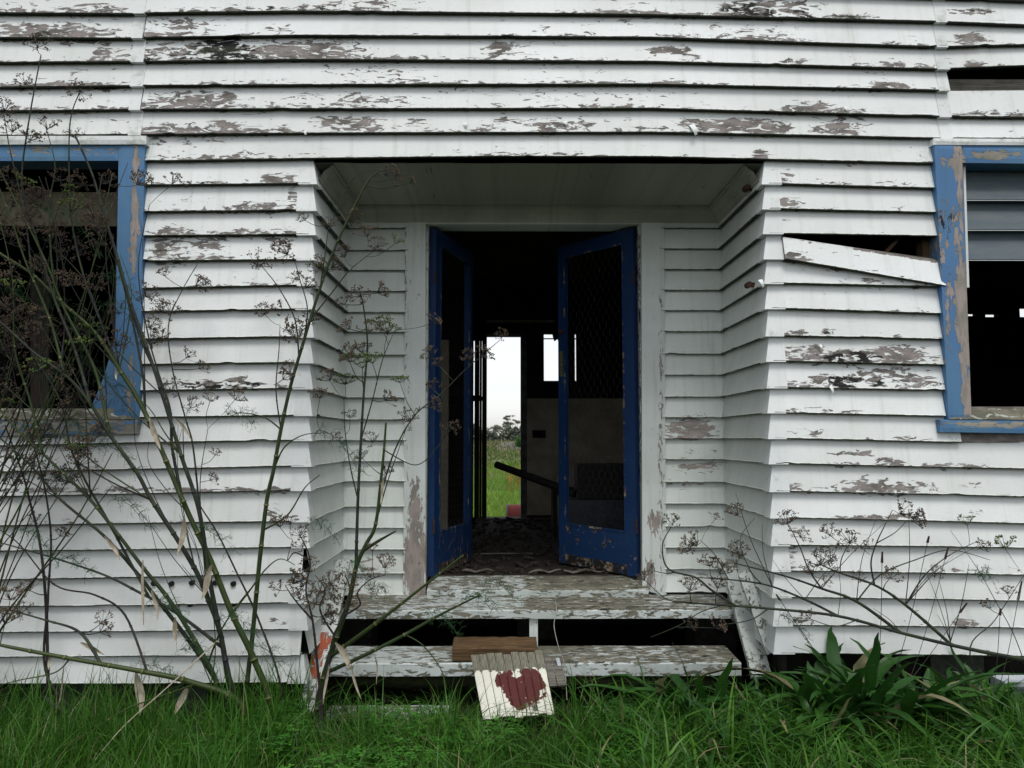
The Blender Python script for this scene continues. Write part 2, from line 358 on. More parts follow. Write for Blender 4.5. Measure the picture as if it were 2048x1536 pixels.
def wear_at(X, Y, Z, T, inner=False):
    "X Y Z arrays, T position across the board (0 lip, 1 top). returns list of rgba"
    u, v = proj(X, Y, Z)
    arr = PIN if inner else PA
    pe = np.zeros_like(X); ro = np.zeros_like(X)
    for (cu, cv, ru, rv, p, r) in arr:
        k = (np.abs(u - cu) < ru * 3) & (np.abs(v - cv) < rv * 3.2)
        if not k.any(): continue
        d = np.sqrt(((u[k] - cu) / (ru * 1.12)) ** 2 + ((v[k] - cv) / (rv * 1.15)) ** 2)
        q = np.clip(1.05 - .44 * d, 0, .655)
        pe[k] = np.maximum(pe[k], q * p); ro[k] = np.maximum(ro[k], q * r)
    lf = np.array([mn.noise(Vector((x * 1.6 + y * 2, z * 9, 5.5))) for x, y, z in zip(X.ravel(), Y.ravel(), Z.ravel())]).reshape(X.shape)
    up = np.clip((880 - v) / 600, 0, 1)
    lip = np.clip(1 - T / .28, 0, 1)
    base = .02 + .12 * up + lip * (.10 + .20 * up) + np.clip(lf, -.5, .8) * (.22 * (.35 + up) + .12 * lip)
    if inner: base = base * .5 - .03
    pe = np.maximum(pe * .92, base); ro = np.maximum(ro, .10 * lip + np.clip(lf, 0, 1) * .3)
    gr = np.clip(1 - T / .10, 0, 1) * (.20 + .22 * up) + .12 * lip * (lf > .1)
    for (cu, cv, ru, rv) in MOSS:
        d = np.sqrt(((u - cu) / ru) ** 2 + ((v - cv) / rv) ** 2); gr = np.maximum(gr, np.clip(1.2 - d, 0, .72))
    return pe, ro, gr

def board(mb, p0, p1, nrm, zb, zt, inner=False, step=.012, cap0=False, cap1=False, seed=0, ob=.035, ot=.004):
    "one weatherboard from plan point p0 to p1; zb, zt functions of 0..1 along it"
    p0 = np.array(p0, float); p1 = np.array(p1, float); nrm = np.array(nrm, float)
    L = np.linalg.norm(p1 - p0); n = max(2, int(L / step) + 1)
    s = np.linspace(0, 1, n); base = p0[None] + (p1 - p0)[None] * s[:, None]
    ZB = np.array([zb(a) for a in s]); ZT = np.array([zt(a) for a in s])
    d = s * L + seed * 3.17
    wob = np.array([0.0011 * mn.noise(Vector((a * 1.2, seed * 1.7, 0))) + .0008 * mn.noise(Vector((a * 14, seed, 4))) for a in d])
    nib = np.array([max(0, mn.noise(Vector((a * 9, seed * 2.3, 9))) - .38) * .022 for a in d])
    warp = np.array([.0015 * mn.noise(Vector((a * 1.1, seed * 5.1, 2))) for a in d])
    ZB = ZB + wob
    rows = [(-.004, None, 0), (ob, 0, 0), (ob + .001, .03, .03), (None, .06, .06), (None, .14, .14), (None, .25, .25), (None, .4, .4), (None, .55, .55), (None, .7, .7), (None, .85, .85), (None, 1.0, 1.0)]
    V = np.zeros((len(rows), n, 3)); T = np.zeros((len(rows), n))
    for r, (o, t, tt) in enumerate(rows):
        oo = lerp(ob, ot, t) if o is None else o
        z = ZB + ((t or 0) * (ZT - ZB)) + (nib * max(0, 1 - tt * 5) if r <= 3 else 0)
        if r == 0: z = z + .006
        V[r, :, 0] = base[:, 0] + nrm[0] * (oo + warp); V[r, :, 1] = base[:, 1] + nrm[1] * (oo + warp); V[r, :, 2] = z
        T[r] = tt
    pe, ro, gr = wear_at(V[..., 0], V[..., 1], V[..., 2], T, inner)
    hi = .80 if not inner else .5
    gr[0] = 1.2; gr[1] = 1.1 if not inner else .8; gr[2] = .78 if not inner else .45; gr[3] = np.maximum(gr[3], .30 if not inner else .15); gr[-1] = .5; gr[-2] = np.maximum(gr[-2], .12); pe[0] = .35  # lip moss; green at board tops paints in the shade under each lip
    for r in range(len(rows)): pe[r] -= np.clip(1 - d * 0 - 1, 0, 0)
    tint = random.random(); A = [(float(a), float(b), float(c), tint) for a, b, c in zip(pe.ravel(), ro.ravel(), gr.ravel())]
    nr = len(rows); fs = []
    flip = (p1 - p0)[0] * nrm[1] - (p1 - p0)[1] * nrm[0] > 0
    for r in range(nr - 1):
        for i in range(n - 1):
            q = (r*n+i, r*n+i+1, (r+1)*n+i+1, (r+1)*n+i)
            fs.append(q[::-1] if flip else q)
    mb.add(V.reshape(-1, 3).tolist(), fs, A)
    for c, i in ((cap0, 0), (cap1, n - 1)):
        if c:
            pts = [V[r, i] for r in range(nr)]; last = pts[-1].copy(); last[:2] -= nrm * .012
            mb.add([tuple(p) for p in pts] + [tuple(last)], [tuple(range(nr + 1))], (.5, .3, .2, 1))

def zc(u, v): p = P(u, v, 0); return (p.x, p.z)
COURSE = [
 {0:-66,290:-64,600:-66,1300:-60,1870:-46,2048:-42}, {0:-17,290:-14,600:-18,1300:-12,1870:3,2048:9},
 {0:32,290:34,600:30,1300:37,1870:51,2048:58}, {0:81,290:83,600:78,1300:82,1870:101,2048:96},
 {0:132,290:130,600:126,1300:130,1870:145,2048:138}, {0:181,290:178,600:176,1300:175,1870:187,2048:186},
 {0:228,290:225,600:224,1300:223,1870:239,2048:241}, {0:277,290:275,600:272,1300:270,1870:282,2048:283},
 {0:328,290:328,600:323,1000:318,1300:319,1870:332,2048:332},
 {290:375,600:372,1545:372.5,1880:381.7}, {290:428,600:425,1545:422,1880:430}, {290:476,600:473,1545:471,1880:476.6},
 {290:526,600:523,1545:521,1880:528}, {290:580,600:573.5,1545:569.5,1880:577}, {290:626,600:621,1545:619.5,1880:630.5},
 {290:681,600:676,1545:673.5,1880:681}, {290:731,600:727,1545:724,1880:732}, {290:783,600:778.5,1545:776.5,1880:782},
 {290:836,600:831.5,1545:826,1880:833.5}, {0:893,290:886,600:881,1545:877,1880:885,2048:886},
 {0:944,290:939,600:932,1545:927,1880:935,2048:938}, {0:993,290:987,600:980,1545:982,1880:989,2048:994},
 {0:1051,290:1046,600:1042,1545:1034,1880:1042,2048:1047}, {0:1101,290:1098,600:1093,1545:1089,1880:1092,2048:1095},
 {0:1158,290:1153,600:1145,1545:1140,1880:1145,2048:1149}, {0:1211,290:1209,600:1203,1545:1192,1880:1197,2048:1200},
 {0:1262,290:1260,600:1256,1545:1248,1880:1251,2048:1254}, {0:1311,290:1309,600:1309,1545:1303,1880:1307,2048:1310},
 {0:1364,290:1364,600:1361}]
ZC = []
for c in COURSE:
    pts = sorted(zc(u, v) for u, v in c.items()); ZC.append((np.array([p[0] for p in pts]), np.array([p[1] for p in pts])))
def zcourse(i, x): return float(np.interp(x, ZC[i][0], ZC[i][1]))
def ztop(i, x): return zcourse(i - 1, x) + .012 if i > 0 else zcourse(0, x) + .13

XWL = P(262, 500, 0).x     # board ends under the left window frame
XWR = P(1893, 500, 0).x
XJL = P(291, 150, 0).x; XJR = P(1872, 150, 0).x
front = MB(); rsl = MB(); rsr = MB()
def seg(i, xa, xb, **k):
    # finer mesh inside the picture, coarse beyond
    for a, b in ((xa, min(xb, -2.65)), (max(xa, -2.65), min(xb, 2.7)), (max(xa, 2.7), xb)):
        if b - a < .02: continue
        st = .012 if -2.7 < (a + b) / 2 < 2.75 else .25
        board(front, (a, 0), (b, 0), (0, -1), lambda s, a=a, b=b: zcourse(i, lerp(a, b, s)) + k.get('dz', 0), lambda s, a=a, b=b: ztop(i, lerp(a, b, s)) + k.get('dz', 0), step=st, seed=i + a, cap0=k.get('c0', False), cap1=k.get('c1', False))
capspots = []
for i in range(len(COURSE)):
    if i <= 7:
        seg(i, XL, XJL - .004, dz=-.004 if i in (2, 3) else 0); seg(i, XJL, XJR)
        if i != 5: seg(i, XJR + .004, XR)
        if i >= 1: capspots += [('j', i, XJL - .03), ('j', i, XJR + .02)]
        if i <= 1: pass
    elif i == 8:
        seg(i, XWL, XWR)
    else:
        l0, r1 = (XL, XR) if i >= 20 else (XWL, XWR)
        if i == 19: l0 = XL; r1 = P(1915, 880, 0).x
        if i == 18: r1 = P(1884, 830, 0).x
        seg(i, l0, XCL)
        if i == 27: pass
        if i < 28:
            if i == 12: pass          # this board has slipped, built apart
            else: seg(i, XCR, r1, c1=(i in (18, 19)))
        # round into the recess
        if i < 28:
            zl, zlt, zr, zrt = zcourse(i, XCL), ztop(i, XCL), zcourse(i, XCR), ztop(i, XCR)
            bot = P(740, 1190, YB).z
            board(rsl, (XCL, 0), (XCL, YB), (1, 0), lambda s: zl, lambda s: zlt, inner=True, step=.03, seed=40 + i)
            board(rsr, (XCR, 0), (XCR, YB), (-1, 0), lambda s: zr, lambda s: zrt, inner=True, step=.03, seed=70 + i)
            if zl > bot - .05:
                board(rsl, (XCL, YB), (P(815, 800, YB).x, YB), (0, -1), lambda s: zl, lambda s: zlt, inner=True, seed=100 + i)
                board(rsr, (P(1322, 800, YB).x, YB), (XCR, YB), (0, -1), lambda s: zr, lambda s: zrt, inner=True, seed=130 + i)
        capspots.append(('l', i, XCL))
        if i < 28: capspots.append(('r', i, XCR))
# pink bare board under the right window
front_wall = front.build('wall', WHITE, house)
rsl.build('recess_wall', WHITE_IN, house); recess_wall = rsr.build('recess_wall', WHITE_IN, house)
def below_window(x0, x1, i):
    mb = MB(); board(mb, (x0, 0), (x1, 0), (0, -1), lambda s: zcourse(i, 2.4) + .002, lambda s: zcourse(i - 1, 2.4) + .05, seed=3, ob=.014)
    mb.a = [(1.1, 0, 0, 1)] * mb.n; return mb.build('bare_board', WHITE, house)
below_window(P(1914, 880, 0).x, XR - .6, 19)
# slipped board, hanging from its left nail
mb = MB()
sl0, sl1 = P(1563, 523, 0), P(1880, 577, 0); st0, st1 = P(1563, 476, 0), P(1879, 524, 0)
board(mb, (sl0.x, -.012), (sl1.x, -.012), (0, -1), lambda s: lerp(sl0.z, sl1.z, s), lambda s: lerp(st0.z, st1.z, s), seed=9, cap0=True, cap1=True, ob=.042, ot=.012)
mb.a = [(max(a[0], 1.0) if (k // (mb.n // 11 + 1)) >= 10 else a[0], a[1], a[2], 1) for k, a in enumerate(mb.a)]
tag(mb.build('slipped_board', WHITE, house), 'weatherboard slipped down at its right end beside the right window')
mb = MB(); sv = [P(1563, 474, -.016), P(1879, 519, -.016), P(1880, 529, -.017), P(1563, 479, -.017)]
mb.add(sv + [p + Vector((0, .02, 0)) for p in sv], [(3,2,1,0),(4,5,6,7),(0,1,5,4),(2,3,7,6),(1,2,6,5),(3,0,4,7)])
mb.build('bare_board_edge', GREYW, house)
# timbers behind the gaps
mb = MB()
a, b = P(1745, 530, .05), P(1800, 470, .05); d = (b - a); mb.obox(a, d, (.05, 0, .03), (0, .04, 0)); mb.build('brace', RAW, house); mb = MB()
a = P(1848, 560, .04); mb.box((a.x, .04, a.z), (a.x + .05, .1, a.z + .3)); mb.build('framing', RAW, house); mb = MB(); a = P(1560, 560, .04); mb.box((a.x + .02, .04, a.z), (a.x + .07, .1, a.z + .3))
mb.build('framing', RAW, house)
mb = MB(); a, b = P(1885, 180, .02), P(2048, 159, .02); mb.box((a.x - .02, .02, a.z), (XR, .045, b.z)); mb.build('batten', GREYW, house)

# metal caps over joints and corners
for kind, i, x in capspots:
    mb = MB(); zb = zcourse(i, x) - .003; zt = ztop(i, x) - .010
    jit = random.uniform(-.004, .004); w_ = random.uniform(.055, .066)
    at = (.15, .1, .25 if i < 9 else .05, 1); am = (.1, .2, .42 if i < 9 else .3, 1)
    if kind == 'j':
        x0, x1 = x - w_ * .5 + jit, x + w_ * .5 + jit
        v = [(x0, -.038, zb), (x1, -.038, zb), (x1, -.010, zt), (x0, -.010, zt), (x0, -.004, zb), (x1, -.004, zb), (x0, -.0, zt), (x1, -.0, zt)]
        mb.add(v, [(0,1,2,3),(4,5,1,0),(4,0,3,6),(1,5,7,2)], [am, am, at, at, am, am, at, at])
    else:
        sg = 1 if kind == 'l' else -1      # corner point outward is x + sg*off, y = -off
        ob, ot = .037, .008
        v = [(x - sg*(w_+jit), -ob, zb), (x + sg*ob, -ob, zb), (x + sg*ot, -ot, zt), (x - sg*(w_+jit), -ot, zt),
             (x + sg*ob, w_*.8, zb), (x + sg*ot, w_*.8, zt), (x - sg*(w_+jit), 0, zb), (x, 0, zb), (x, w_*.8, zb)]
        f = [(0,1,2,3),(1,4,5,2),(6,7,1,0),(7,8,4,1)]
        if sg < 0: f = [q[::-1] for q in f]
        mb.add(v, f, [am, am, at, at, am, at, am, am, am])
    if not (kind == 'l' and i in (24, 27)):
        mb.build('corner_cap' if kind != 'j' else 'joint_cap', CAPM, front_wall)

# round vent holes low on the left: black discs paint in their shaded insides
for (u, v) in [(307,1167),(342,1168),(383,1166),(430,1166),(466,1168),(380,1209),(466,1209),(298,1208)]:
    mb = MB(); c = P(u, v, -.024); n = 14
    ring = [(c.x + .0125 * math.cos(k*2*math.pi/n), c.y + 0, c.z + .0125 * math.sin(k*2*math.pi/n)) for k in range(n)]
    inn = [(p[0], p[1] + .02, p[2]) for p in ring]
    mb.add([(p[0], p[1] - .003 , p[2]) for p in ring] + inn, [tuple(range(n))[::-1]] + [(k, (k+1) % n, n + (k+1) % n, n + k) for k in range(n)])
    mb.build('vent_hole_disc', BEAM, front_wall)

for (u, v, L, w_) in ((1383,250,.075,.03),(1640,690,.03,.015),(1520,560,.05,.02),(930,246,.035,.02),(1690,215,.03,.015),(1660,772,.05,.015),(610,262,.03,.02),(1130,243,.03,.02)):
    mb = MB(); p = P(u, v, -.030); n = 8; vs = []
    for k in range(n + 1):
        t_ = k / n; a_ = t_ * 2.4; q = p + Vector((.25 * L * t_, -.010 * math.sin(a_) * L / .04, -L * t_ * .8)); hw = w_ * .5 * (1 - .6 * t_)
        vs += [q - Vector((hw, 0, 0)), q + Vector((hw, -.002, .004))]
    mb.add(vs, [(k*2, k*2+1, k*2+3, k*2+2) for k in range(n)], (.05, 0, 0, 1)); mb.build('paint_flake', WHITE, front_wall, True)
# soffit, fascia underside and cornice of the recess
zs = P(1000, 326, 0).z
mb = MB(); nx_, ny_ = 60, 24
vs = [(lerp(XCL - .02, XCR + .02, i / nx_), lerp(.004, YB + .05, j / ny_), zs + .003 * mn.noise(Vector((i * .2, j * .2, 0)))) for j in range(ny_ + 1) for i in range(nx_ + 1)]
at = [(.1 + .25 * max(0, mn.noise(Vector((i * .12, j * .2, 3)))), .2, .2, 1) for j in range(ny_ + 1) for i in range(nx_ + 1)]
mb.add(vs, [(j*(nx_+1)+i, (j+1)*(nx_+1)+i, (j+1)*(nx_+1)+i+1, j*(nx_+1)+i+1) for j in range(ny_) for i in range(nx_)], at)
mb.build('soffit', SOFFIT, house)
def cornice(a, b, n1, e0=1):
    "moulding from a to b, n1 = direction into the recess"
    mb = MB(); a, b, n1 = Vector(a), Vector(b), Vector(n1); t = (b - a).normalized()
    prof = [(0, -.085), (.012, -.085), (.014, -.070), (.022, -.062), (.034, -.040), (.052, -.026), (.066, -.020), (.070, -.010), (.082, -.010), (.082, .004)]
    vs = []
    for p, sg in ((a, e0), (b, -1)):
        for (o, z) in prof: vs.append(p + n1 * (o + .024) + t * sg * (o + .024) + Vector((0, 0, z)))
    n = len(prof); mb.add(vs, [(i, i+1, n+i+1, n+i) for i in range(n-1)], (.12, .1, .15, 1))
    return mb.build('cornice', SOFFIT, house)
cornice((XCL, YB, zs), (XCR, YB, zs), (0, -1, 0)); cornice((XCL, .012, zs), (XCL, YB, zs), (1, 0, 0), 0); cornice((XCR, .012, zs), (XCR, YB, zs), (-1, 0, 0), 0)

# ---- generic worn slab from four picture points on a plane
def slab(mb, quad, y, th, wear=None, res=.02, y2=None):
    tl, tr, br, bl = [P(q[0], q[1], y if y2 is None or k < 2 else y2) for k, q in enumerate(quad)]
    nu = max(2, int((tr - tl).length / res)); nv = max(2, int((bl - tl).length / res))
    vs = []; at = []
    for j in range(nv + 1):
        for i in range(nu + 1):
            p = lerp(lerp(tl, tr, i / nu), lerp(bl, br, i / nu), j / nv)
            e = (i in (0, nu)) or (j in (0, nv))
            vs.append(p + Vector((0, .0015 * mn.noise(p * 6) + (.003 if e else 0), 0)))
            uu, vv = lerp(lerp(quad[0][0], quad[1][0], i / nu), lerp(quad[3][0], quad[2][0], i / nu), j / nv), lerp(lerp(quad[0][1], quad[1][1], i / nu), lerp(quad[3][1], quad[2][1], i / nu), j / nv)
            at.append(wear(uu, vv) if wear else (.1, .1, 0, 1))
    W = nu + 1; fs = [(j*W+i, (j+1)*W+i, (j+1)*W+i+1, j*W+i+1) for j in range(nv) for i in range(nu)]
    per = [i for i in range(W)] + [j*W+nu for j in range(1, nv+1)] + [nv*W+i for i in range(nu-1, -1, -1)] + [j*W for j in range(nv-1, 0, -1)]
    k = len(vs); vs += [vs[i] + Vector((0, th, 0)) for i in per]; at += [at[i] for i in per]
    m = len(per); fs += [(per[i], per[(i+1) % m], k + (i+1) % m, k + i) for i in range(m)]
    mb.add(vs, fs, at)
def ellw(lst, base=.08, moss=0):
    def f(u, v):
        p = base; r = .1
        for (cu, cv, ru, rv, a, b) in lst:
            d = math.hypot((u - cu) / ru, (v - cv) / rv); q = max(0, min(1, 1.35 - .75 * d)); p = max(p, a * q); r = max(r, b * q)
        return (p, r, moss, 1)
    return f

# ---- front door frame and doors
mb = MB()
wf = ellw([(895,820,18,90,.35,0),(830,1030,14,60,.65,.1),(830,1130,24,60,.85,.3),(1310,1050,12,20,.7,.1),(1300,1150,14,30,.6,.4),(1322,900,5,300,.45,.3),(812,700,4,400,.4,.3),(838,1185,30,18,.7,.3)])
slab(mb, [(811,428),(851,428),(851,1192),(806,1200)], YB - .035, .05, wf); mb.build('door_frame', TRIM, house); mb = MB()
slab(mb, [(1283,428),(1328,428),(1333,1192),(1285,1180)], YB - .035, .05, wf)
mb.build('door_frame', TRIM, house)
mb = MB(); slab(mb, [(840,402),(1294,402),(1294,447),(840,447)], YB - .030, .05, ellw([(1100,420,60,10,.3,.2)])); mb.build('door_head', WHITE_IN, house)
xj0, xj1 = P(851, 800, YB - .03).x, P(1284, 800, YB - .03).x; zh = P(1000, 447, YB).z
mb = MB(); mb.box((xj0 - .03, YB + .005, ZF - .06), (xj0 + .006, YB + .17, zh), (.3, .3, .1, 1)); mb.box((xj1 - .006, YB + .005, ZF - .06), (xj1 + .03, YB + .17, zh), (.5, .5, .2, 1))
mb.box((xj0 - .03, YB + .003, zh), (xj1 + .03, YB + .17, zh + .05), (.1, .1, 0, 1)); mb.build('door_jamb', TRIM, house)
def obgrid(mb, o, ex, ez, ey, wear=(.1, .1, 0, 1), n=1):
    mb.obox(o, ex, ey, ez, wear)
def door(hx, fx, fy, lbl, sag=0.0, lock=False):
    hinge = Vector((hx, YB + .05, ZF + .012)); free = Vector((fx, fy, ZF + .012))
    d = (free - hinge); W = .645; d.normalize(); nn = Vector((-d.y, d.x, 0)) * .04
    if nn.y > 0: nn = -nn
    H = zh - ZF - .03
    up = Vector((0, 0, 1)); dd = d + Vector((0, 0, sag)); 
    mb = MB()
    def member(s0, s1, t0, t1, w0):
        # subdivided strip
        n = max(1, int(max(s1 - s0, t1 - t0) / .03)); vert = (t1 - t0) > (s1 - s0)
        for k in range(n):
            a0, a1 = (s0, s1) if vert else (lerp(s0, s1, k/n), lerp(s0, s1, (k+1)/n))
            b0, b1 = (lerp(t0, t1, k/n), lerp(t0, t1, (k+1)/n)) if vert else (t0, t1)
            o = hinge + dd * a0 + up * b0
            low = max(0, .35 - b0) / .35
            wz = (.05 + .30 * low * (b0 < .1) + w0, .6 * low, 0, 1)
            mb.obox(o, dd * (a1 - a0), nn, up * (b1 - b0), wz)
    member(0, .075, 0, H, .05); member(W - .055, W, 0, H, .12)
    member(.075, W - .055, .0, .06, .42); member(.075, W - .055, .06, .25, .08); member(.075, W - .055, H - .08, H, 0)
    D = mb.build('door', DBLUE, house); tag(D, lbl)
    # inner bead
    b = MB(); c = nn * .5
    for (s0, s1, t0, t1) in ((.075, .087, .25, H-.08), (W-.067, W-.055, .25, H-.08), (.087, W-.067, .25, .262), (.087, W-.067, H-.092, H-.08)):
        b.obox(hinge + dd * s0 + up * t0 + nn * .98, dd * (s1 - s0), nn * .12, up * (t1 - t0), (.42, .2, 0, 1))
    b.build('glazing_bead', DBLUE, D)
    wmb = MB(); s_ = .030; hw = s_ * math.sqrt(3)
    s0, s1, t0, t1 = .08, W - .06, .255, H - .085
    r = 0; y = t0
    while y < t1:
        x = s0 + (hw / 2 if r % 2 else 0)
        while x < s1:
            def q(a, b): 
                a = min(max(a, s0), s1); b = min(b, t1)
                return hinge + dd * a + up * b + nn * (.5 + .25 * mn.noise(Vector((a * 4, b * 4, hx))))
            top = (x, y + s_ * .5); jj = .003
            for A, B in (((x, y), (x, y + s_)), ((x, y + s_), (x + hw/2, y + s_*1.5)), ((x, y + s_), (x - hw/2, y + s_*1.5))):
                pa, pb = q(*A), q(*B)
                if (pa - pb).length > .006: wmb.tube([pa, pb], .0007, 3, cap=False)
            x += hw
        y += s_ * 1.5; r += 1
    wmb.build('wire_netting', WIRE, D)
    if lock:
        l = MB(); o = hinge + dd * (W - .045) + up * (P(1136, 760, fy).z - ZF) + nn * 1.02
        l.obox(o, dd * .03, nn * .08, up * .17); l.obox(o + up * .05 + dd * .005 + nn * .08, dd * .014, nn * .3, up * .03); l.build('lock_plate', BRASS, D)
        l = MB(); c = o + up * .30 + dd * .01; l.tube([c, c + nn * .5], .016, 10); l.build('handle_rose', RUST, D)
    for t in (.25, 1.75):
        h = MB(); c = hinge + up * t - dd * .004 + nn * 1.02; h.tube([c, c + up * .09], .006, 8); h.build('hinge', RUST, D)
    return D
hl, hr = P(856, 1000, YB + .05), P(1280, 1000, YB + .05)
fl = P(929, 1000, 1.42); fr = P(1129, 1000, 1.31)
door(hl.x, fl.x, 1.42, 'left blue glazed door leaf folded far inwards'); door(hr.x, fr.x, 1.31, 'right blue door leaf half open with wire netting', sag=.012, lock=True)

# ---- threshold, steps, cheeks
def plank(name, x0, x1, y0, y1, z0, z1, mat, label=None, wear=(.1, .15, .1, 1), tilt=0, res=.03, lip=None):
    "board with top z0 (back) .. z1 (front), y0 front"
    mb = MB(); th = .045 if lip is None else lip; n = int((x1 - x0) / res); m = 6
    vs = []; at = []
    for i in range(n + 1):
        x = lerp(x0, x1, i / n); dz = tilt * (i / n) + .003 * mn.noise(Vector((x * 2, y0, 1)))
        e = .003 * mn.noise(Vector((x * 12, y0 * 3, 2))); w1 = .5 * mn.noise(Vector((x * 1.5, z0 * 7, 0)))
        vs.append((x, y0 + e, z1 - th + dz)); at.append((wear[0] - .02 + .25 * mn.noise(Vector((x * 2.5, y0, 7))), wear[1], wear[2], 1))
        vs.append((x, y0 + e, z1 - .006 + dz)); at.append((wear[0] - .12 + w1 * .3, wear[1], wear[2], 1))
        for k in range(m + 1):
            t = k / m; vs.append((x, lerp(y0 + .005, y1, t), lerp(z1, z0, t) + dz)); at.append((wear[0] + w1 * .5 + .15 * (x > .1), wear[1] + .15 * (x > .1), wear[2], 1))
    K = m + 3; fs = [(i*K+k, (i+1)*K+k, (i+1)*K+k+1, i*K+k+1) for i in range(n) for k in range(K-1)]
    fs += [tuple(range(K))[::-1], tuple(n*K + k for k in range(K))]
    mb.add(vs, fs, at); o = mb.build(name, mat, house)
    if label: o['label'] = label
    return o
plank('threshold', P(858,1170,.72).x - .01, P(1296,1170,.72).x, .70, .90, ZF + .004, ZF - .042, STEPM, wear=(.0, .2, .1, 1), lip=.04)
plank('step', P(684,1210,.42).x, P(1478,1210,.42).x, .42, .80, .452, .437, STEPM, 'upper wooden step under the door with flaking edge', lip=.046, wear=(.02, .25, .12, 1))
plank('step', P(642,1310,.15).x, P(1482,1310,.15).x, .15, .43, .245, .236, STEPM, 'lower wooden step carrying the brown timber block', lip=.064, wear=(.0, .25, .1, 1))
plank('ground_plank', P(648,1412,-.02).x, P(900,1412,-.02).x, .02, .12, .042, .040, STEPM, 'plank lying on the ground under the steps', lip=.04, wear=(.0, .3, .1, 1))
mb = MB(); a = P(1059,1283,.44); mb.box((a.x, .44, .235), (a.x + .045, .49, .41), (.2, .2, 0, 1)); mb.build('riser_post', TRIM, house)
def cheek(x, sg, orange):
    mb = MB(); t0, t1 = (.62, .74), (-.02, -.03)
    a = Vector((x, .60, .66)); b = Vector((x, -.035, .05)) if orange else Vector((x, .10, .17)); d = b - a; up = Vector((0, -.02, .02))
    n = 24
    for k in range(n):
        mb.obox(a + d * (k / n), d / n, up, Vector((sg * .10, 0, 0)), (.35 + .35 * mn.noise(Vector((k * .4, x, 0))), .3, .2, 1))
    o = mb.build('step_cheek', CHEEKM, house)
    if orange:
        m2 = MB(); 
        for k in range(8):
            m2.obox(a + d * (.52 + k * .036) + Vector((sg * (.012 + .012 * math.sin(k)), 0, 0)) + up * 1.01, d * .036, up * .08, Vector((sg * (.055 + .012 * math.sin(k * 1.7)), 0, 0)), (.15, 0, 0, 1))
        m2.build('orange_paint', ORANGE, o)
cheek(XCL + .004, 1, True); cheek(XCR - .004, -1, False)
mb = MB()   # loose board leaning at the right foot of the recess
a = P(1478, 1150, .25); b = P(1535, 1310, .06); d = b - a; mb.obox(a, d, (.055, 0, .03), (0, .02, 0), (.35, .3, .2, 1)); mb.build('broken_board', CHEEKM, house)

# ---- windows
wl_list = [(272,330,6,50,.9,0),(270,430,7,60,.95,0),(266,510,7,50,.85,0),(262,770,10,70,.5,.1),(60,300,60,6,.5,.1),(190,300,60,6,.45,.1)]
mb = MB(); slab(mb, [(237,288),(289,286),(277,838),(227,838)], -.045, .13, ellw(wl_list)); 
Lwin = mb.build('window', BLUE, house); tag(Lwin, 'left window, empty, with blue frame behind the tall weeds')
mb = MB(); slab(mb, [(-330,290),(237,289),(236,321),(-330,322)], -.042, .12, ellw(wl_list, .16)); mb.build('frame_head', BLUEH, Lwin)
mb = MB(); slab(mb, [(-330,816),(240,817),(266,838),(-330,842)], -.01, .12, ellw([], .12, .15), y2=-.062); mb.build('sill', SILLM, Lwin)
mb = MB(); slab(mb, [(-330,843),(275,839),(273,868),(-330,876)], -.058, .09, ellw([], .5, .2)); mb.build('sill_face', BLUEH, Lwin)
mb = MB(); slab(mb, [(-380,288),(-330,288),(-330,838),(-380,838)], -.045, .13); mb.build('frame_side', BLUE, Lwin)
mb = MB(); slab(mb, [(-320,382),(238,384),(238,452),(-320,450)], .22, .02, ellw([], 0)); mb.build('blind', HANG, Lwin)
mb = MB(); slab(mb, [(60,560),(97,560),(97,816),(60,816)], .5, .04); mb.build('inner_post', STUD, Lwin)
mb = MB(); slab(mb, [(205,760),(240,640),(236,818),(180,818)], .06, .02); mb.build('broken_brace', BLUE, Lwin)
mb = MB(); slab(mb, [(-380,272),(292,271),(292,288),(-380,289)], -.058, .07, lambda u, v: (.2, .2, .4, 1)); 
mb.build('head_flashing', CAPM, Lwin)
wr_list = [(1920,420,10,140,.55,.1),(1918,330,10,40,.9,0),(1900,325,20,10,.6,0),(1880,520,16,60,.42,.5),(1925,600,14,80,.9,.1),(1932,700,12,90,.8,.1),(1940,800,14,40,.9,.1),(1893,450,22,50,.45,.6),(1985,310,45,9,.8,.2),(1896,640,6,90,.6,.1)]
mb = MB(); slab(mb, [(1869,288),(1924,291),(1944,838),(1898,838)], -.052, .13, ellw(wr_list))
Rwin = mb.build('window', BLUE, house); tag(Rwin, 'right louvre window with three glass blades left and peeling blue frame')
mb = MB(); slab(mb, [(1924,290),(2420,298),(2420,332),(1924,325)], -.046, .12, ellw(wr_list)); mb.build('frame_head', BLUEH, Rwin)
mb = MB(); slab(mb, [(1868,276),(2470,280),(2470,292),(1866,289)], -.055, .07, lambda u, v: (.2, .2, .4, 1)); mb.build('head_flashing', CAPM, Rwin)
mb = MB(); slab(mb, [(1940,817),(2420,820),(2420,843),(1900,838)], -.01, .12, ellw([], .14, .1), y2=-.060); mb.build('sill', SILLM, Rwin)
mb = MB(); slab(mb, [(1881,839),(2420,845),(2420,872),(1881,864)], -.056, .09, ellw([(1990,850,110,6,.7,.4)], .12)); mb.build('sill_face', BLUEH, Rwin)
mb = MB(); slab(mb, [(2420,292),(2470,292),(2470,872),(2420,872)], -.05, .13); mb.build('frame_side', BLUE, Rwin)
mb = MB(); a = P(1926,328,.0); b = P(1934,575,.0); mb.obox(a, b - a, (.012, 0, 0), (0, .05, 0), (0, 0, 0, 1)); mb.build('louvre_channel', CAPM, Rwin)
t = NT('louvre_glass'); 
gn = t.noise(t.coords((6, 6, 30)), 1, 5, .6)
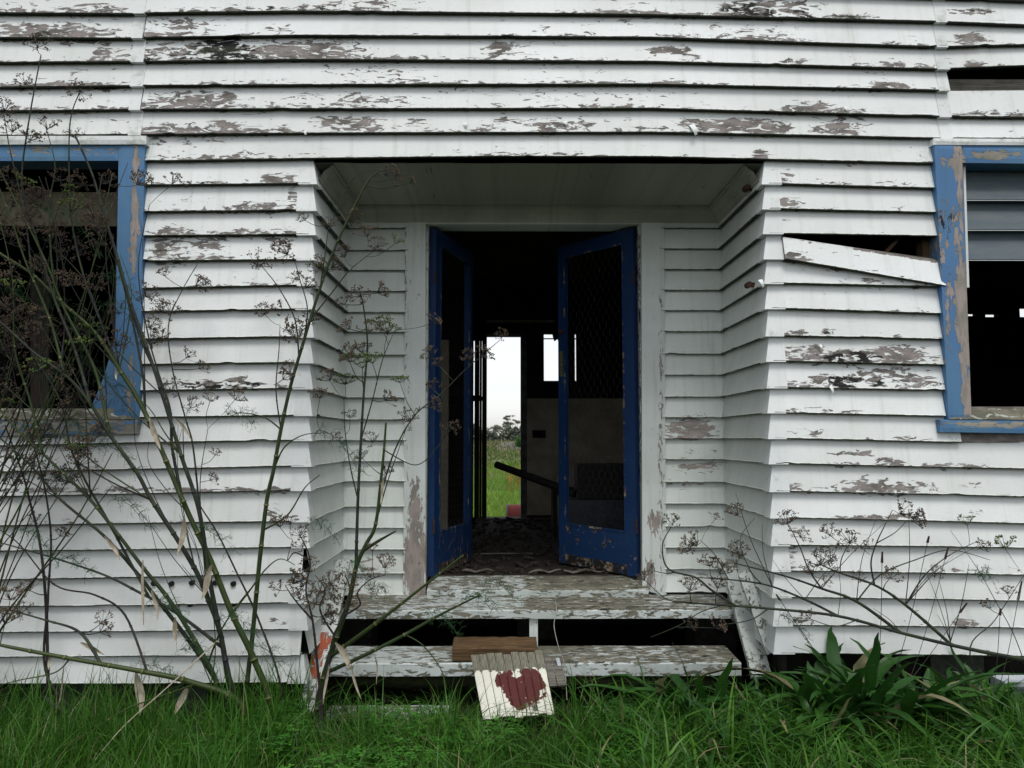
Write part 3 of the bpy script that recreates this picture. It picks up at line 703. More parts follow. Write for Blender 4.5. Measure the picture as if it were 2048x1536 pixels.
gb = t.n('ShaderNodeBsdfPrincipled', {'Base Color': t.mix(t.step(gn, .3, .7), (.10, .135, .16), (.14, .17, .18)), 'Roughness': .18, 'Specular IOR Level': .7})
tr = t.n('ShaderNodeBsdfTransparent', {0: (.5, .6, .65)}); mx = t.n('ShaderNodeMixShader', {0: .72, 1: tr.outputs[0], 2: gb.outputs[0]})
t.t.links.new(mx.outputs[0], t.out.inputs[0]); GLASS = t.m
for k, (v0, v1) in enumerate(((345,400),(398,460),(458,520))):
    mb = MB(); a, b = P(1930, v0, .075), P(1932, v1, .015 ); 
    x1 = P(2418, v0, .05).x; dx = x1 - a.x
    mb.obox(a, (dx, 0, 0), b - a, (0, -.003, .003)); mb.obox(b, (dx, 0, 0), (0, -.001, -.003), (0, .006, 0), None, 1)
    mb.build('louvre_blade', [GLASS, CAPM], Rwin)

# ---- shell: linings with openings, floor, ceiling, roof, rear wall
def holed(mb, x0, x1, z0, z1, holes, y, th):
    xs = sorted({x0, x1, *[h[0] for h in holes], *[h[1] for h in holes]}); zs_ = sorted({z0, z1, *[h[2] for h in holes], *[h[3] for h in holes]})
    for i in range(len(xs) - 1):
        run = None
        for j in range(len(zs_) - 1):
            cx, cz = (xs[i] + xs[i+1]) / 2, (zs_[j] + zs_[j+1]) / 2
            solid = not any(h[0] < cx < h[1] and h[2] < cz < h[3] for h in holes)
            if solid: mb.box((xs[i], y, zs_[j]), (xs[i+1], y + th, zs_[j+1]))
def hole(u0, u1, v0, v1, y): a, b = P(u0, v1, y), P(u1, v0, y); return (a.x, b.x, a.z, b.z)
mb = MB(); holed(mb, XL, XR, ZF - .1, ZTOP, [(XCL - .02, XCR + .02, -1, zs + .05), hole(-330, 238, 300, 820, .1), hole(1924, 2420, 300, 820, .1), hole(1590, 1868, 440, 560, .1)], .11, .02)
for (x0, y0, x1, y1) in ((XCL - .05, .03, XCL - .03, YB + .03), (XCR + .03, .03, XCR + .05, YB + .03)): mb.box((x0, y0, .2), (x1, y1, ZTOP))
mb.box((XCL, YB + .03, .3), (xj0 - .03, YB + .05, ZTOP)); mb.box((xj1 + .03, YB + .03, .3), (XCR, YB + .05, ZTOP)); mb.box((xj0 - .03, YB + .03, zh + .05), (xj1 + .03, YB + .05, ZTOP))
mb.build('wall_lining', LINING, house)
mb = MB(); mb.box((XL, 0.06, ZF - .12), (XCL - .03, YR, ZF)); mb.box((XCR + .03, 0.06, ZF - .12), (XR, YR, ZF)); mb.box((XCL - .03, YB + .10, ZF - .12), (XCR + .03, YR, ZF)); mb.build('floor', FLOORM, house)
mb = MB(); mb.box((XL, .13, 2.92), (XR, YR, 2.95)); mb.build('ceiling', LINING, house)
mb = MB(); zr0 = P(1300, -110, 0).z
mb.add([(XL - .1, -.02, ZTOP), (XR + .1, -.02, ZTOP), (XR + .1, 2.1, ZTOP + .9), (XL - .1, 2.1, ZTOP + .9), (XL - .1, YR + .1, ZTOP), (XR + .1, YR + .1, ZTOP)], [(0,1,2,3),(3,2,5,4),(0,3,4),(1,5,2),(0,4,5,1)]); mb.build('roof', CONC, house)
mb = MB(); mb.box((XL - .02, .0, .2), (XL, YR, ZTOP)); mb.build('end_wall', WHITE, house); mb = MB(); mb.box((XR, .0, .2), (XR + .02, YR, ZTOP)); mb.build('end_wall', WHITE, house)
# front wall above the boards drawn in the picture
mb = MB(); zz = zcourse(0, 0) + .1; mb.box((XL, -.004, zz), (XR, .02, ZTOP)); mb.build('upper_wall', WHITE, house)
hd = hole(972, 1042, 672, 1036, YR); hw_ = hole(1088, 1153, 667, 762, YR)
slits = [hole(928, 968, 680, 793, YR), hole(936, 970, 801, 1036, YR), hole(1936, 1955, 626, 632, YR), hole(1971, 1998, 627, 634, YR), hole(2040, 2080, 615, 634, YR)]
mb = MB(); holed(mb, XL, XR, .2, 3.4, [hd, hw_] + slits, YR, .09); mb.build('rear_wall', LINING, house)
# studs of the stripped wall beside the rear door
mb = MB()
for (u0, u1) in ((943,946),(950,958),(960,963),(965,973)):
    a, b = P(u0, 670, YR - .03), P(u1, 1040, YR - .03); mb.box((a.x, YR - .1 + .004 * (u0 % 3), ZF), (b.x, YR - .02, 2.75))
mb.box((P(870,800,YR).x, YR - .12, P(900, 803, YR).z), (P(962,800,YR).x, YR - .03, P(900, 792, YR).z)); mb.build('stud', STUD, house)
mb = MB(); a = P(882, 680, 2.6); b = P(895, 1010, 2.6); mb.box((a.x, 2.6, ZF), (b.x, 2.66, a.z)); tag(mb.build('pale_post', CREAM, house), 'pale post inside behind the left door leaf')
# rear door frame
mb = MB(); 
mb.box((hd[1] - .004, YR - .03, ZF), (hd[1] + .06, YR + .10, hd[3] + .03)); mb.box((hd[0], YR - .03, hd[3]), (hd[1], YR + .1, hd[3] + .03)); mb.build('rear_door_frame', plain('rear_frame_paint', (.11, .115, .12), (.05, .05, .05), 10), house)
mb = MB(); a = P(1045, 797, YR); b = P(1262, 1030, YR); mb.box((hd[1] + .062, YR - .012, b.z), (1.40, YR - .002, a.z)); mb.build('wall_panel', CREAM, house)
mb = MB(); c = P(1078, 870, YR - .02); mb.box((c.x - .07, YR - .03, c.z - .03), (c.x + .07, YR - .014, c.z + .05)); mb.build('wall_plate', LINING, house)
mb = MB(); c = P(960, 638, YR - .1); e = P(1110, 642, YR - .1); mb.box((c.x, YR - .05, e.z - .01), (e.x, YR - .02, e.z + .02)); mb.build('picture_rail', CREAM, house)
# rear window frame and ragged blind
mb = MB()
mb.box((hw_[0] - .02, YR - .03, hw_[2] - .03), (hw_[1] + .03, YR + .0, hw_[2])); mb.box((P(1134,700,YR).x, YR - .02, hw_[2]), (P(1149.5,700,YR).x, YR + .03, hw_[3])); a = P(1100, 678, YR); mb.box((hw_[0], YR + .02, a.z), (hw_[1], YR + .03, a.z + .012)); mb.build('rear_window_frame', STUD, house)
mb = MB(); pts = [(1103,660),(1140,660),(1140,671),(1129,673),(1124,679),(1121,676),(1117,684),(1115,678),(1109,683),(1106,675)]
q = [P(u, v, YR - .06) for u, v in pts]; n = len(q); mb.add(q + [p + Vector((0, .01, 0)) for p in q], [tuple(range(n)), tuple(range(2*n-1, n-1, -1))] + [(i, n+i, n+(i+1) % n, (i+1) % n) for i in range(n)]); mb.build('torn_blind', LINING, house)
# partitions
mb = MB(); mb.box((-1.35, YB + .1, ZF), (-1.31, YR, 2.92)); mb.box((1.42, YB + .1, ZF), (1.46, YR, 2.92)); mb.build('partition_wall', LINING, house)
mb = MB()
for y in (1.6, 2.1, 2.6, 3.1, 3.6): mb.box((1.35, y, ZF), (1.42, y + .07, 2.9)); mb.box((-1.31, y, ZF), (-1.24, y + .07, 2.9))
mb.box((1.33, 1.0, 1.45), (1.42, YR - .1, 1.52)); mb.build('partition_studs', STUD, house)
# rotten floor edge at the rear door, bright bare boards
mb = MB(); mb.box((hd[0] - .1, YR - .12, ZF + .001), (hd[1] + .55, YR + .08, ZF + .012)); mb.build('rear_sill', GREYW, house)
# hooks on the recess wall
for (u, v, y) in ((1524, 377, .13), (1527, 570, .13)):
    p = P(u, v, y); x = XCR - .016
    mb = MB(); mb.box((x - .04, y - .006, p.z - .012), (x + .004, y + .006, p.z + .012)); mb.tube([(x - .045, y - .02, p.z), (x - .045, y + .02, p.z)], .016, 10); mb.build('rusty_hook', RUST, recess_wall)
# piles
for (x, y) in ((-2.05, .12), (-3.6, .12), (2.2, .14), (3.9, .14), (-.98, 1.2), (1.31, 1.2), (.2, 1.6), (-2.0, 2.4), (2.2, 2.4)):
    mb = MB(); mb.box((x - .13, y - .1, -.1), (x + .13, y + .14, ZF - .12)); mb.build('pile', CONC, house)
mb = MB(); mb.box((-2.75, .03, -.05), (-1.45, .10, .17)); tag(mb.build('base_board', CONC, house), 'mossy dark base under the left wall')
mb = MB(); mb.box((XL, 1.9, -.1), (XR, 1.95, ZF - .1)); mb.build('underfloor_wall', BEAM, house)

# ------------------------------------------------------------------ things in and around the house
o_ = P(905, 1305, .15)
mb = MB(); x0, x1 = P(904, 1290, .13).x, P(1075, 1290, .13).x; zb = .246
vs = []; n = 16
for i in range(n + 1):
    x = lerp(x0, x1, i / n); e = .004 * mn.noise(Vector((x * 20, 0, 0)))
    vs += [(x, .155 + e, zb), (x, .150 - e, zb + .058 + e), (x + .0, .158, zb + .072 + e), (x, .30, zb + .080 + e), (x, .31, zb)]
mb.add(vs, [(i*5+k, (i+1)*5+k, (i+1)*5+(k+1) % 5, i*5+(k+1) % 5) for i in range(n) for k in range(5)] + [(4,3,2,1,0), tuple(n*5+k for k in range(5))])
tag(mb.build('timber_block', BLOCK), 'rough brown timber block lying on the lower step', 'timber')

# painted board with a heart, leaning on the lower step
sign = empty('heart_board', P(1030, 1425, -.10) * 1.0, 'white slatted board with a worn dark red heart, propped against the lower step', 'painted board')
def sgn(s, t):
    "board local: s 0..1 left-right, t 0..1 bottom-top in the picture's quad"
    bl, br, tl, tr = P(966, 1440, -.17), P(1110, 1430, -.17), P(941, 1311, .085), P(1085, 1303, .085)
    return lerp(lerp(bl, br, s), lerp(tl, tr, s), t)
t = NT('heart_board_paint')
at = t.n('ShaderNodeVertexColor', layer_name='wear'); sp = t.n('ShaderNodeSeparateColor', {0: at.outputs[0]})
n1 = t.noise(t.coords((18, 18, 18)), 1, 7, .6); gz_ = t.noise(t.coords((160, 30, 30)), 1, 4, .6)
rd = t.step(t.math('ADD', sp.outputs[0], t.math('MULTIPLY', t.math('SUBTRACT', n1, .5), 1.1)), .48, .51)
bare = t.step(t.math('ADD', sp.outputs[1], t.math('MULTIPLY', t.math('SUBTRACT', n1, .5), .9)), .48, .53)
c = t.mix(t.math('MULTIPLY', t.step(gz_, .45, .75), .4), (.66, .66, .58), (.42, .42, .33)); c = t.mix(rd, c, (.085, .017, .017))
c = t.mix(bare, c, t.mix(t.step(gz_, .4, .6), (.20, .19, .15), (.10, .095, .075)))
c = t.mix(sp.outputs[2], c, (.15, .15, .10))
HB = t.finish(c, .75, t.math('SUBTRACT', gz_, bare), .7, .0015)
NS = 9; nrm = (sgn(1, 0) - sgn(0, 0)).cross(sgn(0, 1) - sgn(0, 0)).normalized()
if nrm.y > 0: nrm = -nrm
for k in range(NS):
    mb = MB(); a0, a1 = k / NS + .004, (k + 1) / NS - .004
    t0, t1 = random.uniform(-.03, .03), 1 + random.uniform(-.02, .02); off = random.uniform(0, .004); sc_ = .70 + random.uniform(-.02, .02)
    nu, nv = 6, 44; vs = []; at_ = []
    for j in range(nv + 1):
        tt = lerp(t0, t1, j / nv)
        for i in range(nu + 1):
            s = lerp(a0, a1, i / nu); ed = abs(i / nu - .5) * 2
            vs.append(sgn(s, tt) + nrm * (off + (0 if ed > .9 else .002)))
            X = (s - .60) / .29; Y = (tt - .36) / .31
            h = (X*X + Y*Y - 1)**3 - X*X*Y**3
            hv = max(0, min(.62, .5 - h * 1.2))
            top = 1.0 if tt > sc_ + .035 * (1 - ed * ed) else 0.0
            b_ = .20 + .65 * top + (.35 if (.05 < X < .6 and -1.1 < Y < -.5) else 0)
            at_.append((hv, b_, .35 * top, 1))
    W = nu + 1; m0 = len(vs)
    fs = [(j*W+i, j*W+i+1, (j+1)*W+i+1, (j+1)*W+i) for j in range(nv) for i in range(nu)]
    per = list(range(W)) + [j*W+nu for j in range(1, nv+1)] + [nv*W+i for i in range(nu-1, -1, -1)] + [j*W for j in range(nv-1, 0, -1)]
    vs += [vs[i] - nrm * .014 for i in per]; at_ += [(0, .8, .2, 1)] * len(per); M = len(per)
    fs += [(per[(i+1) % M], per[i], m0 + i, m0 + (i+1) % M) for i in range(M)] + [tuple(m0 + i for i in range(M))]
    mb.add(vs, fs, at_); mb.build('slat', HB, sign)
mb = MB()
for (s0, w2, tt) in ((1.01, .10, .93), (1.12, .12, .90)):
    o = sgn(s0, .45) - nrm * .02; mb.obox(o, sgn(s0 + w2, .45) - sgn(s0, .45), sgn(s0, tt) - sgn(s0, .45), nrm * .012)
mb.build('back_slat', GREYW, sign)
mb = MB(); a = P(1112, 1319, .03); mb.obox(a, P(1119, 1318, .03) - a, P(1117, 1337, .03) - a, (0, .004, 0)); mb.obox(a + Vector((0, .001, 0)), P(1119, 1318, .03) - a, P(1112, 1322, .03) - a, (0, .02, 0)); tag(mb.build('plastic_strip', PALE), 'tiny white punched strip beside the heart board', 'plastic strip')

mb = MB(); pts = [P(1110,1192,.41), P(1113,1222,.40), P(1108,1250,.2), P(1116,1290,.13), P(1126,1318,.13), P(1130,1340,.08), P(1134,1400,-.05)]
mb.tube(spline(pts, 6), .0016, 4); tag(mb.build('loose_string', STRING), 'thin pale string hanging over both steps', 'string')

# beam, cabinet, cup, drum
mb = MB(); a, b = P(992, 929, 2.55), P(1150, 987, 2.15); mb.tube([a, a + (b-a)*.25, a + (b-a)*.5, b], [.029, .030, .032, .033], 8); tag(mb.build('dark_beam', BEAM), 'black round beam jutting across the hallway towards the rear door', 'beam')
cz = P(1128, 988, 2.2).z - .034
cab = empty('old_cabinet', (.75, 2.3, ZF), 'dark enamelled cabinet standing behind the right door leaf', 'cabinet')
mb = MB(); x0 = P(1121, 1000, 2.1).x; mb.box((x0, 2.02, ZF), (1.2, 2.5, cz)); mb.build('carcass', CAB, cab)
mb = MB(); mb.box((x0 + .03, 2.0, ZF + .06), (1.17, 2.018, cz - .05)); mb.build('door', CAB, cab)
mb = MB(); x0b = P(1152, 920, 2.3).x; mb.box((x0b, 2.2, cz + .001), (1.15, 2.48, P(1180, 928, 2.3).z)); tag(mb.build('dark_box', BEAM), 'dark box on top of the cabinet seen through the wire netting', 'box')
p = P(1116, 970, 2.9); mb = MB(); mb.tube([(p.x, 2.9, ZF + .40), (p.x, 2.9, p.z + .06)], [.035, .045], 12); tag(mb.build('plastic_cup', PLAS), 'grey plastic cup on the crate beside the cabinet', 'cup')
mb = MB(); mb.box((p.x - .05, 2.7, ZF), (p.x + .4, 3.1, ZF + .40)); 
for k in range(4): mb.box((p.x - .06, 2.69, ZF + .02 + k * .1), (p.x + .41, 2.70, ZF + .09 + k * .1))
tag(mb.build('crate', STUD), 'dark slatted crate against the cabinet in the hallway', 'crate')
def lathe_x(mb, prof, c, n=28):
    vs = []
    for (x, r) in prof:
        for k in range(n): th = 2*math.pi*k/n; vs.append((c[0] + x, c[1] + r * math.cos(th), c[2] + r * math.sin(th)))
    m = len(prof); mb.add(vs, [(i*n+k, i*n+(k+1) % n, (i+1)*n+(k+1) % n, (i+1)*n+k) for i in range(m-1) for k in range(n)] + [tuple(range(n)), tuple((m-1)*n+k for k in range(n))[::-1]])
dp = P(1012, 1009, 5.75); rr = .29
drum = empty('red_drum', (dp.x + .4, 5.75, 0), 'faded red steel drum lying on its side outside the rear door', 'drum')
cc = (dp.x, 5.75, dp.z - rr)
mb = MB(); lathe_x(mb, [(.02, rr - .012), (.03, rr), (.28, rr), (.29, rr + .012), (.31, rr + .012), (.32, rr), (.56, rr), (.57, rr + .012), (.59, rr + .012), (.6, rr), (.86, rr), (.87, rr - .01)], cc); mb.build('body', RED, drum, True)
mb = MB(); lathe_x(mb, [(0, rr - .03), (0, rr + .008), (.022, rr + .008), (.022, rr - .03)], cc); mb.build('rim', PLAS, drum)
# litter on the floor
for k, (u, v, y, sx, lbl) in enumerate(((1090,1143,.98,.10,'curled grey scrap on the hall floor beside the right door'),(957,1140,1.0,.10,'pale leaf-like scrap on the hall floor near the left door'),(1170,1140,.98,.13,'broken pale scrap under the right door leaf'),(1010,1085,1.7,.2,'thin pale batten lying across the hall floor'))):
    p = P(u, v, y); mb = MB(); n = 10; zf = ZF + .004
    vs = []
    for i in range(n + 1):
        s = i / n; wv = .028 * math.sin(math.pi * min(1, s * .8 + .2)) if k != 3 else .012
        h = .018 * abs(math.sin(s * 5 + k)) if k != 3 else .01
        for q in (-1, 1):
            vs += [(p.x + (s - .5) * sx * 2, y + q * wv + .02 * s, zf + h), (p.x + (s - .5) * sx * 2, y + q * wv + .02 * s, zf + h + .004)]
    mb.add(vs, [f for i in range(n) for f in ((i*4, i*4+2, i*4+6, i*4+4), (i*4+1, i*4+5, i*4+7, i*4+3), (i*4, i*4+4, i*4+5, i*4+1), (i*4+2, i*4+3, i*4+7, i*4+6))])
    tag(mb.build('litter_scrap', JUNK), lbl, 'litter', 'scraps littering the hall floor')
mb = MB()
for k in range(900):
    x, y = random.uniform(-.9, 1.2), random.uniform(YB + .12, YR - .1)
    s = random.uniform(.006, .035); a = random.uniform(0, 3.14); h = random.uniform(.003, .02)
    ex = Vector((math.cos(a), math.sin(a), random.uniform(-.2, .2))) * s * random.uniform(1, 3); ey = Vector((-math.sin(a), math.cos(a), random.uniform(-.2, .2))) * s
    mb.obox((x, y, ZF + .004), ex, ey, (0, 0, h))
tag(mb.build('floor_debris', plain('debris', (.05, .04, .03), (.012, .01, .008), 40, .9)), 'dark crumbled debris covering the hall floor', 'debris', kind='stuff')
# pale tray at the right edge
mb = MB(); a = P(1987, 1334, -.05); 
mb.box((a.x, -.12, .20), (a.x + .5, -.02, .225)); mb.box((a.x - .0, -.125, .10), (a.x + .02, -.02, .2)); mb.box((a.x + .02, -.02, .05), (a.x + .5, -.015, .2)); mb.box((a.x + .46, -.12, 0.0), (a.x + .5, -.02, .2)); mb.box((a.x, -.12, 0), (a.x + .03, -.02, .1))
tag(mb.build('plastic_tray', PALE), 'pale plastic tray in the grass at the right edge', 'tray')

# ------------------------------------------------------------------ plants
def blades(N, xr, yr, hr, wr, lean, curve=(.1, .5), seg=5, dens=None, dry=.03, zoff=0, seed=0, bright=.75, fold=False):
    rng = np.random.RandomState(seed)
    x = rng.uniform(*xr, N); y = rng.uniform(*yr, N)
    if dens is not None:
        k = rng.rand(N) < dens(x, y); x, y = x[k], y[k]; N = len(x)
    hm = np.array([mn.noise(Vector((a * 3.1, b * 3.1, 8))) for a, b in zip(x, y)]) if N < 50000 and yr[0] < 0 else 0
    h = rng.uniform(*hr, N) * (0.75 + .5 * rng.rand(N)) * (1 + .75 * hm); wd = rng.uniform(*wr, N); th = rng.uniform(0, 2*math.pi, N)
    ln = rng.uniform(*lean, N); cv = rng.uniform(*curve, N)
    z0 = np.array([gz(a, b) for a, b in zip(x, y)]) + zoff
    fx = rng.uniform(0, 2*math.pi, N)
    V = np.zeros((N, seg + 1, 2, 3)); 
    for s in range(seg + 1):
        t = s / seg; hor = h * (ln * t + cv * t ** 2.4); zz = h * (t - .45 * cv * t ** 3)
        ww = wd * (.55 + .9 * t - 1.45 * t ** 2.2) if seg > 3 else wd * (1 - t)
        ww = np.maximum(ww, .0002)
        for q, sg in ((0, -1), (1, 1)):
            V[:, s, q, 0] = x + np.cos(th) * hor + np.cos(fx) * ww * sg * .5
            V[:, s, q, 1] = y + np.sin(th) * hor + np.sin(fx) * ww * sg * .5
            V[:, s, q, 2] = z0 + zz
    nv = (seg + 1) * 2; base = np.arange(N)[:, None, None] * nv
    fq = np.array([[s*2, s*2+1, s*2+3, s*2+2] for s in range(seg)])[None]
    Fc = (base + fq).reshape(-1, 4)
    A = np.zeros((N, nv, 4)); A[..., 3] = 1
    A[..., 0] = ((rng.rand(N) < dry) * rng.uniform(.5, 1, N))[:, None]; A[..., 1] = (bright * rng.rand(N) ** 2)[:, None]; A[..., 2] = rng.rand(N)[:, None]
    return V.reshape(-1, 3), Fc, A.reshape(-1, 4)
def fast(name, parts, mat, parent=None, smooth=True):
    Vs, Fs, As = [], [], []; k = 0
    for V, Fc, A in parts: Vs.append(V); Fs.append(Fc + k); As.append(A); k += len(V)
    V = np.concatenate(Vs); Fc = np.concatenate(Fs); A = np.concatenate(As)
    me = bpy.data.meshes.new(name); off = world_loc(parent) if parent else Vector((0, 0, 0)); V = V - np.array(off)
    q = Fc.shape[1]
    me.vertices.add(len(V)); me.vertices.foreach_set('co', V.astype(np.float32).ravel())
    me.loops.add(Fc.size); me.loops.foreach_set('vertex_index', Fc.astype(np.int32).ravel())
    me.polygons.add(len(Fc)); me.polygons.foreach_set('loop_start', np.arange(0, Fc.size, q, dtype=np.int32)); me.polygons.foreach_set('use_smooth', np.full(len(Fc), smooth))
    me.update(calc_edges=True); me.validate()
    at = me.color_attributes.new('wear', 'FLOAT_COLOR', 'POINT'); at.data.foreach_set('color', A.astype(np.float32).ravel())
    me.materials.append(mat); o = bpy.data.objects.new(name, me); COL.objects.link(o)
    if parent: o.parent = parent
    return o
def under(x, y): return np.where(y > -.02, .25, 1.0)
def dfront(x, y):
    d = np.where(y > .03, .06, 1.0)
    d = d * np.where((x > -.25) & (x < .5) & (y > -.30) & (y < .1), .25, 1)
    d = d * np.where((x > -1.0) & (x < 1.3) & (y > -.15), .45, 1)
    return d
parts = [blades(46000, (-3.1, 3.2), (-1.75, .12), (.07, .19), (.002, .0045), (-.3, .4), dens=dfront, seed=1),
         blades(15000, (-3.1, 3.2), (-1.75, .05), (.13, .27), (.004, .009), (-.5, .7), (.2, 1.2), 6, dens=dfront, seed=2, bright=.85),
         blades(5200, (.3, 3.2), (-1.6, -.05), (.17, .33), (.010, .020), (-.5, .6), (.3, 1.2), 7, dens=dfront, seed=3, bright=.8),
         blades(3000, (-3.0, -.9), (-1.3, -.05), (.18, .34), (.004, .008), (-.25, .3), (.05, .4), 6, seed=4),
         blades(420, (-.62, -.22), (-.5, -.14), (.16, .30), (.005, .010), (-.4, .5), (.2, .9), 6, seed=41),
         blades(500, (.28, 1.25), (-.5, -.1), (.14, .28), (.005, .012), (-.4, .5), (.2, .9), 6, seed=42),
         blades(800, (-3.0, 3.2), (-1.5, .0), (.10, .28), (.0015, .003), (-1.1, 1.1), (.1, .9), 6, dry=1.0, seed=5)]
tag(fast('grass', parts, GRASS), 'long green grass growing along the foot of the house', 'grass', kind='stuff')
def clover(N, seed):
    rng = np.random.RandomState(seed); V = []; Fc = []; A = []; k = 0
    for i in range(N):
        x, y = rng.uniform(-1.3, 1.5), rng.uniform(-1.6, -.05)
        if mn.noise(Vector((x * 2.2, y * 2.2, 4))) < -.12: continue
        if -.25 < x < .35 and y > -.22: continue
        z = gz(x, y) + rng.uniform(.05, .135); r = rng.uniform(.007, .013); a0 = rng.uniform(0, 6.28); tl = rng.uniform(-.5, .3); b = rng.rand(); br = .5 * rng.rand() ** 3
        for l in range(3):
            a = a0 + l * 2.094; c, s = math.cos(a), math.sin(a)
            loc = [(0, 0, 0), (.6, -.55, .12), (1.35, -.62, .2), (1.75, 0, .05), (1.35, .62, .2), (.6, .55, .12)]
            for (p, q, h) in loc: V.append((x + r * (p*c - q*s), y + r * (p*s + q*c), z + r * (h * .8 + tl * p * .6 * s)))
            for f in ((0,1,2,3),(0,3,4,5)): Fc.append([k + g for g in f])
            A += [(0, br, b, 1)] * 6; k += 6
    return np.array(V), np.array(Fc), np.array(A)
tag(fast('clover', [clover(9000, 8)], CLOVER, smooth=False), 'low clover leaves spreading through the grass before the steps', 'clover', kind='stuff')
fp = [blades(30000, (-2.2, 3.4), (8, 19), (.08, .2), (.006, .016), (-.4, .5), seed=11, dry=.08, bright=.5), blades(16000, (-5, 6), (19, 33), (.08, .18), (.03, .07), (-.4, .5), seed=13, dry=.0, bright=.0, seg=4)]; fm = [blades(26000, (-5, 6), (18.5, 33), (.06, .16), (.02, .05), (-.4, .5), seed=12, dry=.30, bright=.15, seg=4, dens=lambda x, y: np.where(((x - .45) / .75) ** 2 + ((y - 23.6) / 1.7) ** 2 < 1, .12, 1.0))]
fp = fp[:1]
tag(fast('mound_grass', fm, MOUND), 'olive rough grass covering the low mound behind the house', 'grass', kind='stuff')
tag(fast('field_grass', fp, FIELD), 'bright rough pasture grass seen through the rear door', 'grass', kind='stuff')
of = blades(420, (-.05, 1.6), (15.4, 18.2), (.10, .26), (.012, .03), (-.3, .4), seed=14)
tag(fast('orange_flowers', [of], ORFL), 'patch of orange flowering weeds in the pasture behind the house', 'flowers', kind='stuff')

mb = MB()
for k in range(1500):
    a_ = random.uniform(0, 6.28); q_ = random.random() ** .6; x = .42 + math.cos(a_) * q_ * .8; y = 23.6 + math.sin(a_) * q_ * 1.9; s_ = random.uniform(.02, .055); z = gz(x, y)
    mb.obox((x, y, z - .01), (s_, random.uniform(-.02, .02), 0), (random.uniform(-.02, .02), s_, 0), (0, 0, s_ * random.uniform(.5, 1.2)))
tag(mb.build('gravel', plain('pale_gravel', (.32, .31, .28), (.18, .17, .15), 4, .95)), 'pale stony patch on the slope of the mound', 'gravel', kind='stuff')
bz = blades(900, (.33, .85), (22.2, 22.9), (.15, .42), (.02, .05), (-.5, .5), seed=31); tag(fast('small_bush', [bz], BROAD), 'small dark bush on the mound beside the pale gravel', 'bush')
def plantain(x, y, n, hmax, label, seed, spikes=0, wmax=.045):
    rng = random.Random(seed); z0 = gz(x, y)
    root = empty('plantain_plant', (x, y, z0), label, 'plant', 'broad leaved plantains by the wall')
    V = []; Fc = []; A = []; k = 0
    for i in range(n):
        a = rng.uniform(0, 6.28); L = hmax * rng.uniform(.65, 1.1); ln = rng.uniform(.05, .7); W = wmax * rng.uniform(.5, 1.0); cv = rng.uniform(.25, 1.25); tw = rng.uniform(-.5, .5)
        dx, dy = math.cos(a), math.sin(a); b = rng.random(); S_ = 9; ox, oy = rng.uniform(-1, 1) * hmax * .26, rng.uniform(-1, .6) * hmax * .16; br = .18 * rng.random(); dr = .7 if rng.random() < .07 else 0
        for s in range(S_ + 1):
            t = s / S_; hor = L * (ln * t + .5 * cv * t * t); zz = L * (t * (1 - .25 * ln) - .48 * cv * t ** 3)
            wv = W * max(.05, math.sin(math.pi * min(1, .04 + .96 * t) ** 1.15) ** 1.1) * (.4 if t < .12 else 1)
            wob = .004 * math.sin(t * 14 + i)
            for q in (-1, -.5, 0, .5, 1):
                bx = math.sin(t * 3) * tw * .09 + .006 * math.sin(t * 17 + i); V.append((x + ox + dx * hor - dy * (wv * .5 * q + bx), min(-.045, y + oy + dy * hor + dx * (wv * .5 * q + bx)) if x > 1.3 or x < -1 else y + oy + dy * hor + dx * (wv * .5 * q + bx), z0 + zz + abs(q) * wv * .22 + (wob if abs(q) == 1 else 0)))
                A.append((dr, br if q in (-.5, .5) else br * .2, b if q else min(1, b + .5), 1))
        for s in range(S_):
            for q in range(4): Fc.append([k + s*5+q, k + s*5+q+1, k + (s+1)*5+q+1, k + (s+1)*5+q])
        k += (S_ + 1) * 5
    fast('leaves', [(np.array(V), np.array(Fc), np.array(A))], BROAD, root)
    return root
def flower_spike(root, base, u, v, y, L):
    tip = P(u, v, y); mb = MB(); mid = lerp(base, tip, .5) + Vector((.02, 0, 0)); mb.tube(spline([base, mid, tip]), .0016, 4); mb.build('flower_stalk', STEMD, root)
    m = MB(); d = (tip - mid).normalized(); n = 26
    for k in range(n * 6):
        t = (k // 6) / n; a = k * 2.4; r = .0045 * (1 - .5 * t); c = tip + d * (t * L) + Vector((math.cos(a), math.sin(a), 0)) * r
        s = .0024; m.add([c + Vector(q) * s for q in ((1,0,0),(-1,0,0),(0,1,0),(0,-1,0),(0,0,1),(0,0,-1))], [(0,2,4),(2,1,4),(1,3,4),(3,0,4),(2,0,5),(1,2,5),(3,1,5),(0,3,5)])
    m.build('seed_spike', SPIKE, root)
a = plantain(P(1720,1400,-.22).x, -.22, 58, .60, 'largest plantain, tall ribbed leaves under the fallen fennel stem', 21, wmax=.078)
for s in ((1855,1085,-.15,.03),(1764,1125,-.15,.05),(1890,1118,-.12,.06),(1920,1225,-.12,.06),(1560,1200,-.1,.03)): flower_spike(a, Vector((P(1740,1400,-.2).x + random.uniform(-.1, .1), -.2, 0)), *s)
plantain(P(1380,1420,-.12).x, -.12, 20, .52, 'plantain with narrow dark leaves right of the steps', 22, wmax=.068)
plantain(P(1470,1420,-.06).x, -.10, 14, .36, 'small plantain against the right foot of the recess', 25, wmax=.038)
plantain(P(1600,1440,-.35).x, -.42, 24, .40, 'low plantain in the grass before the right corner', 26, wmax=.042)
a = plantain(P(1960,1400,-.25).x, -.2, 26, .48, 'plantain beside the pale tray at the right edge', 23)
for s in ((2036,1200,-.2,.09),(2000,1230,-.2,.03)): flower_spike(a, Vector((P(1960,1400,-.2).x, -.2, 0)), *s)
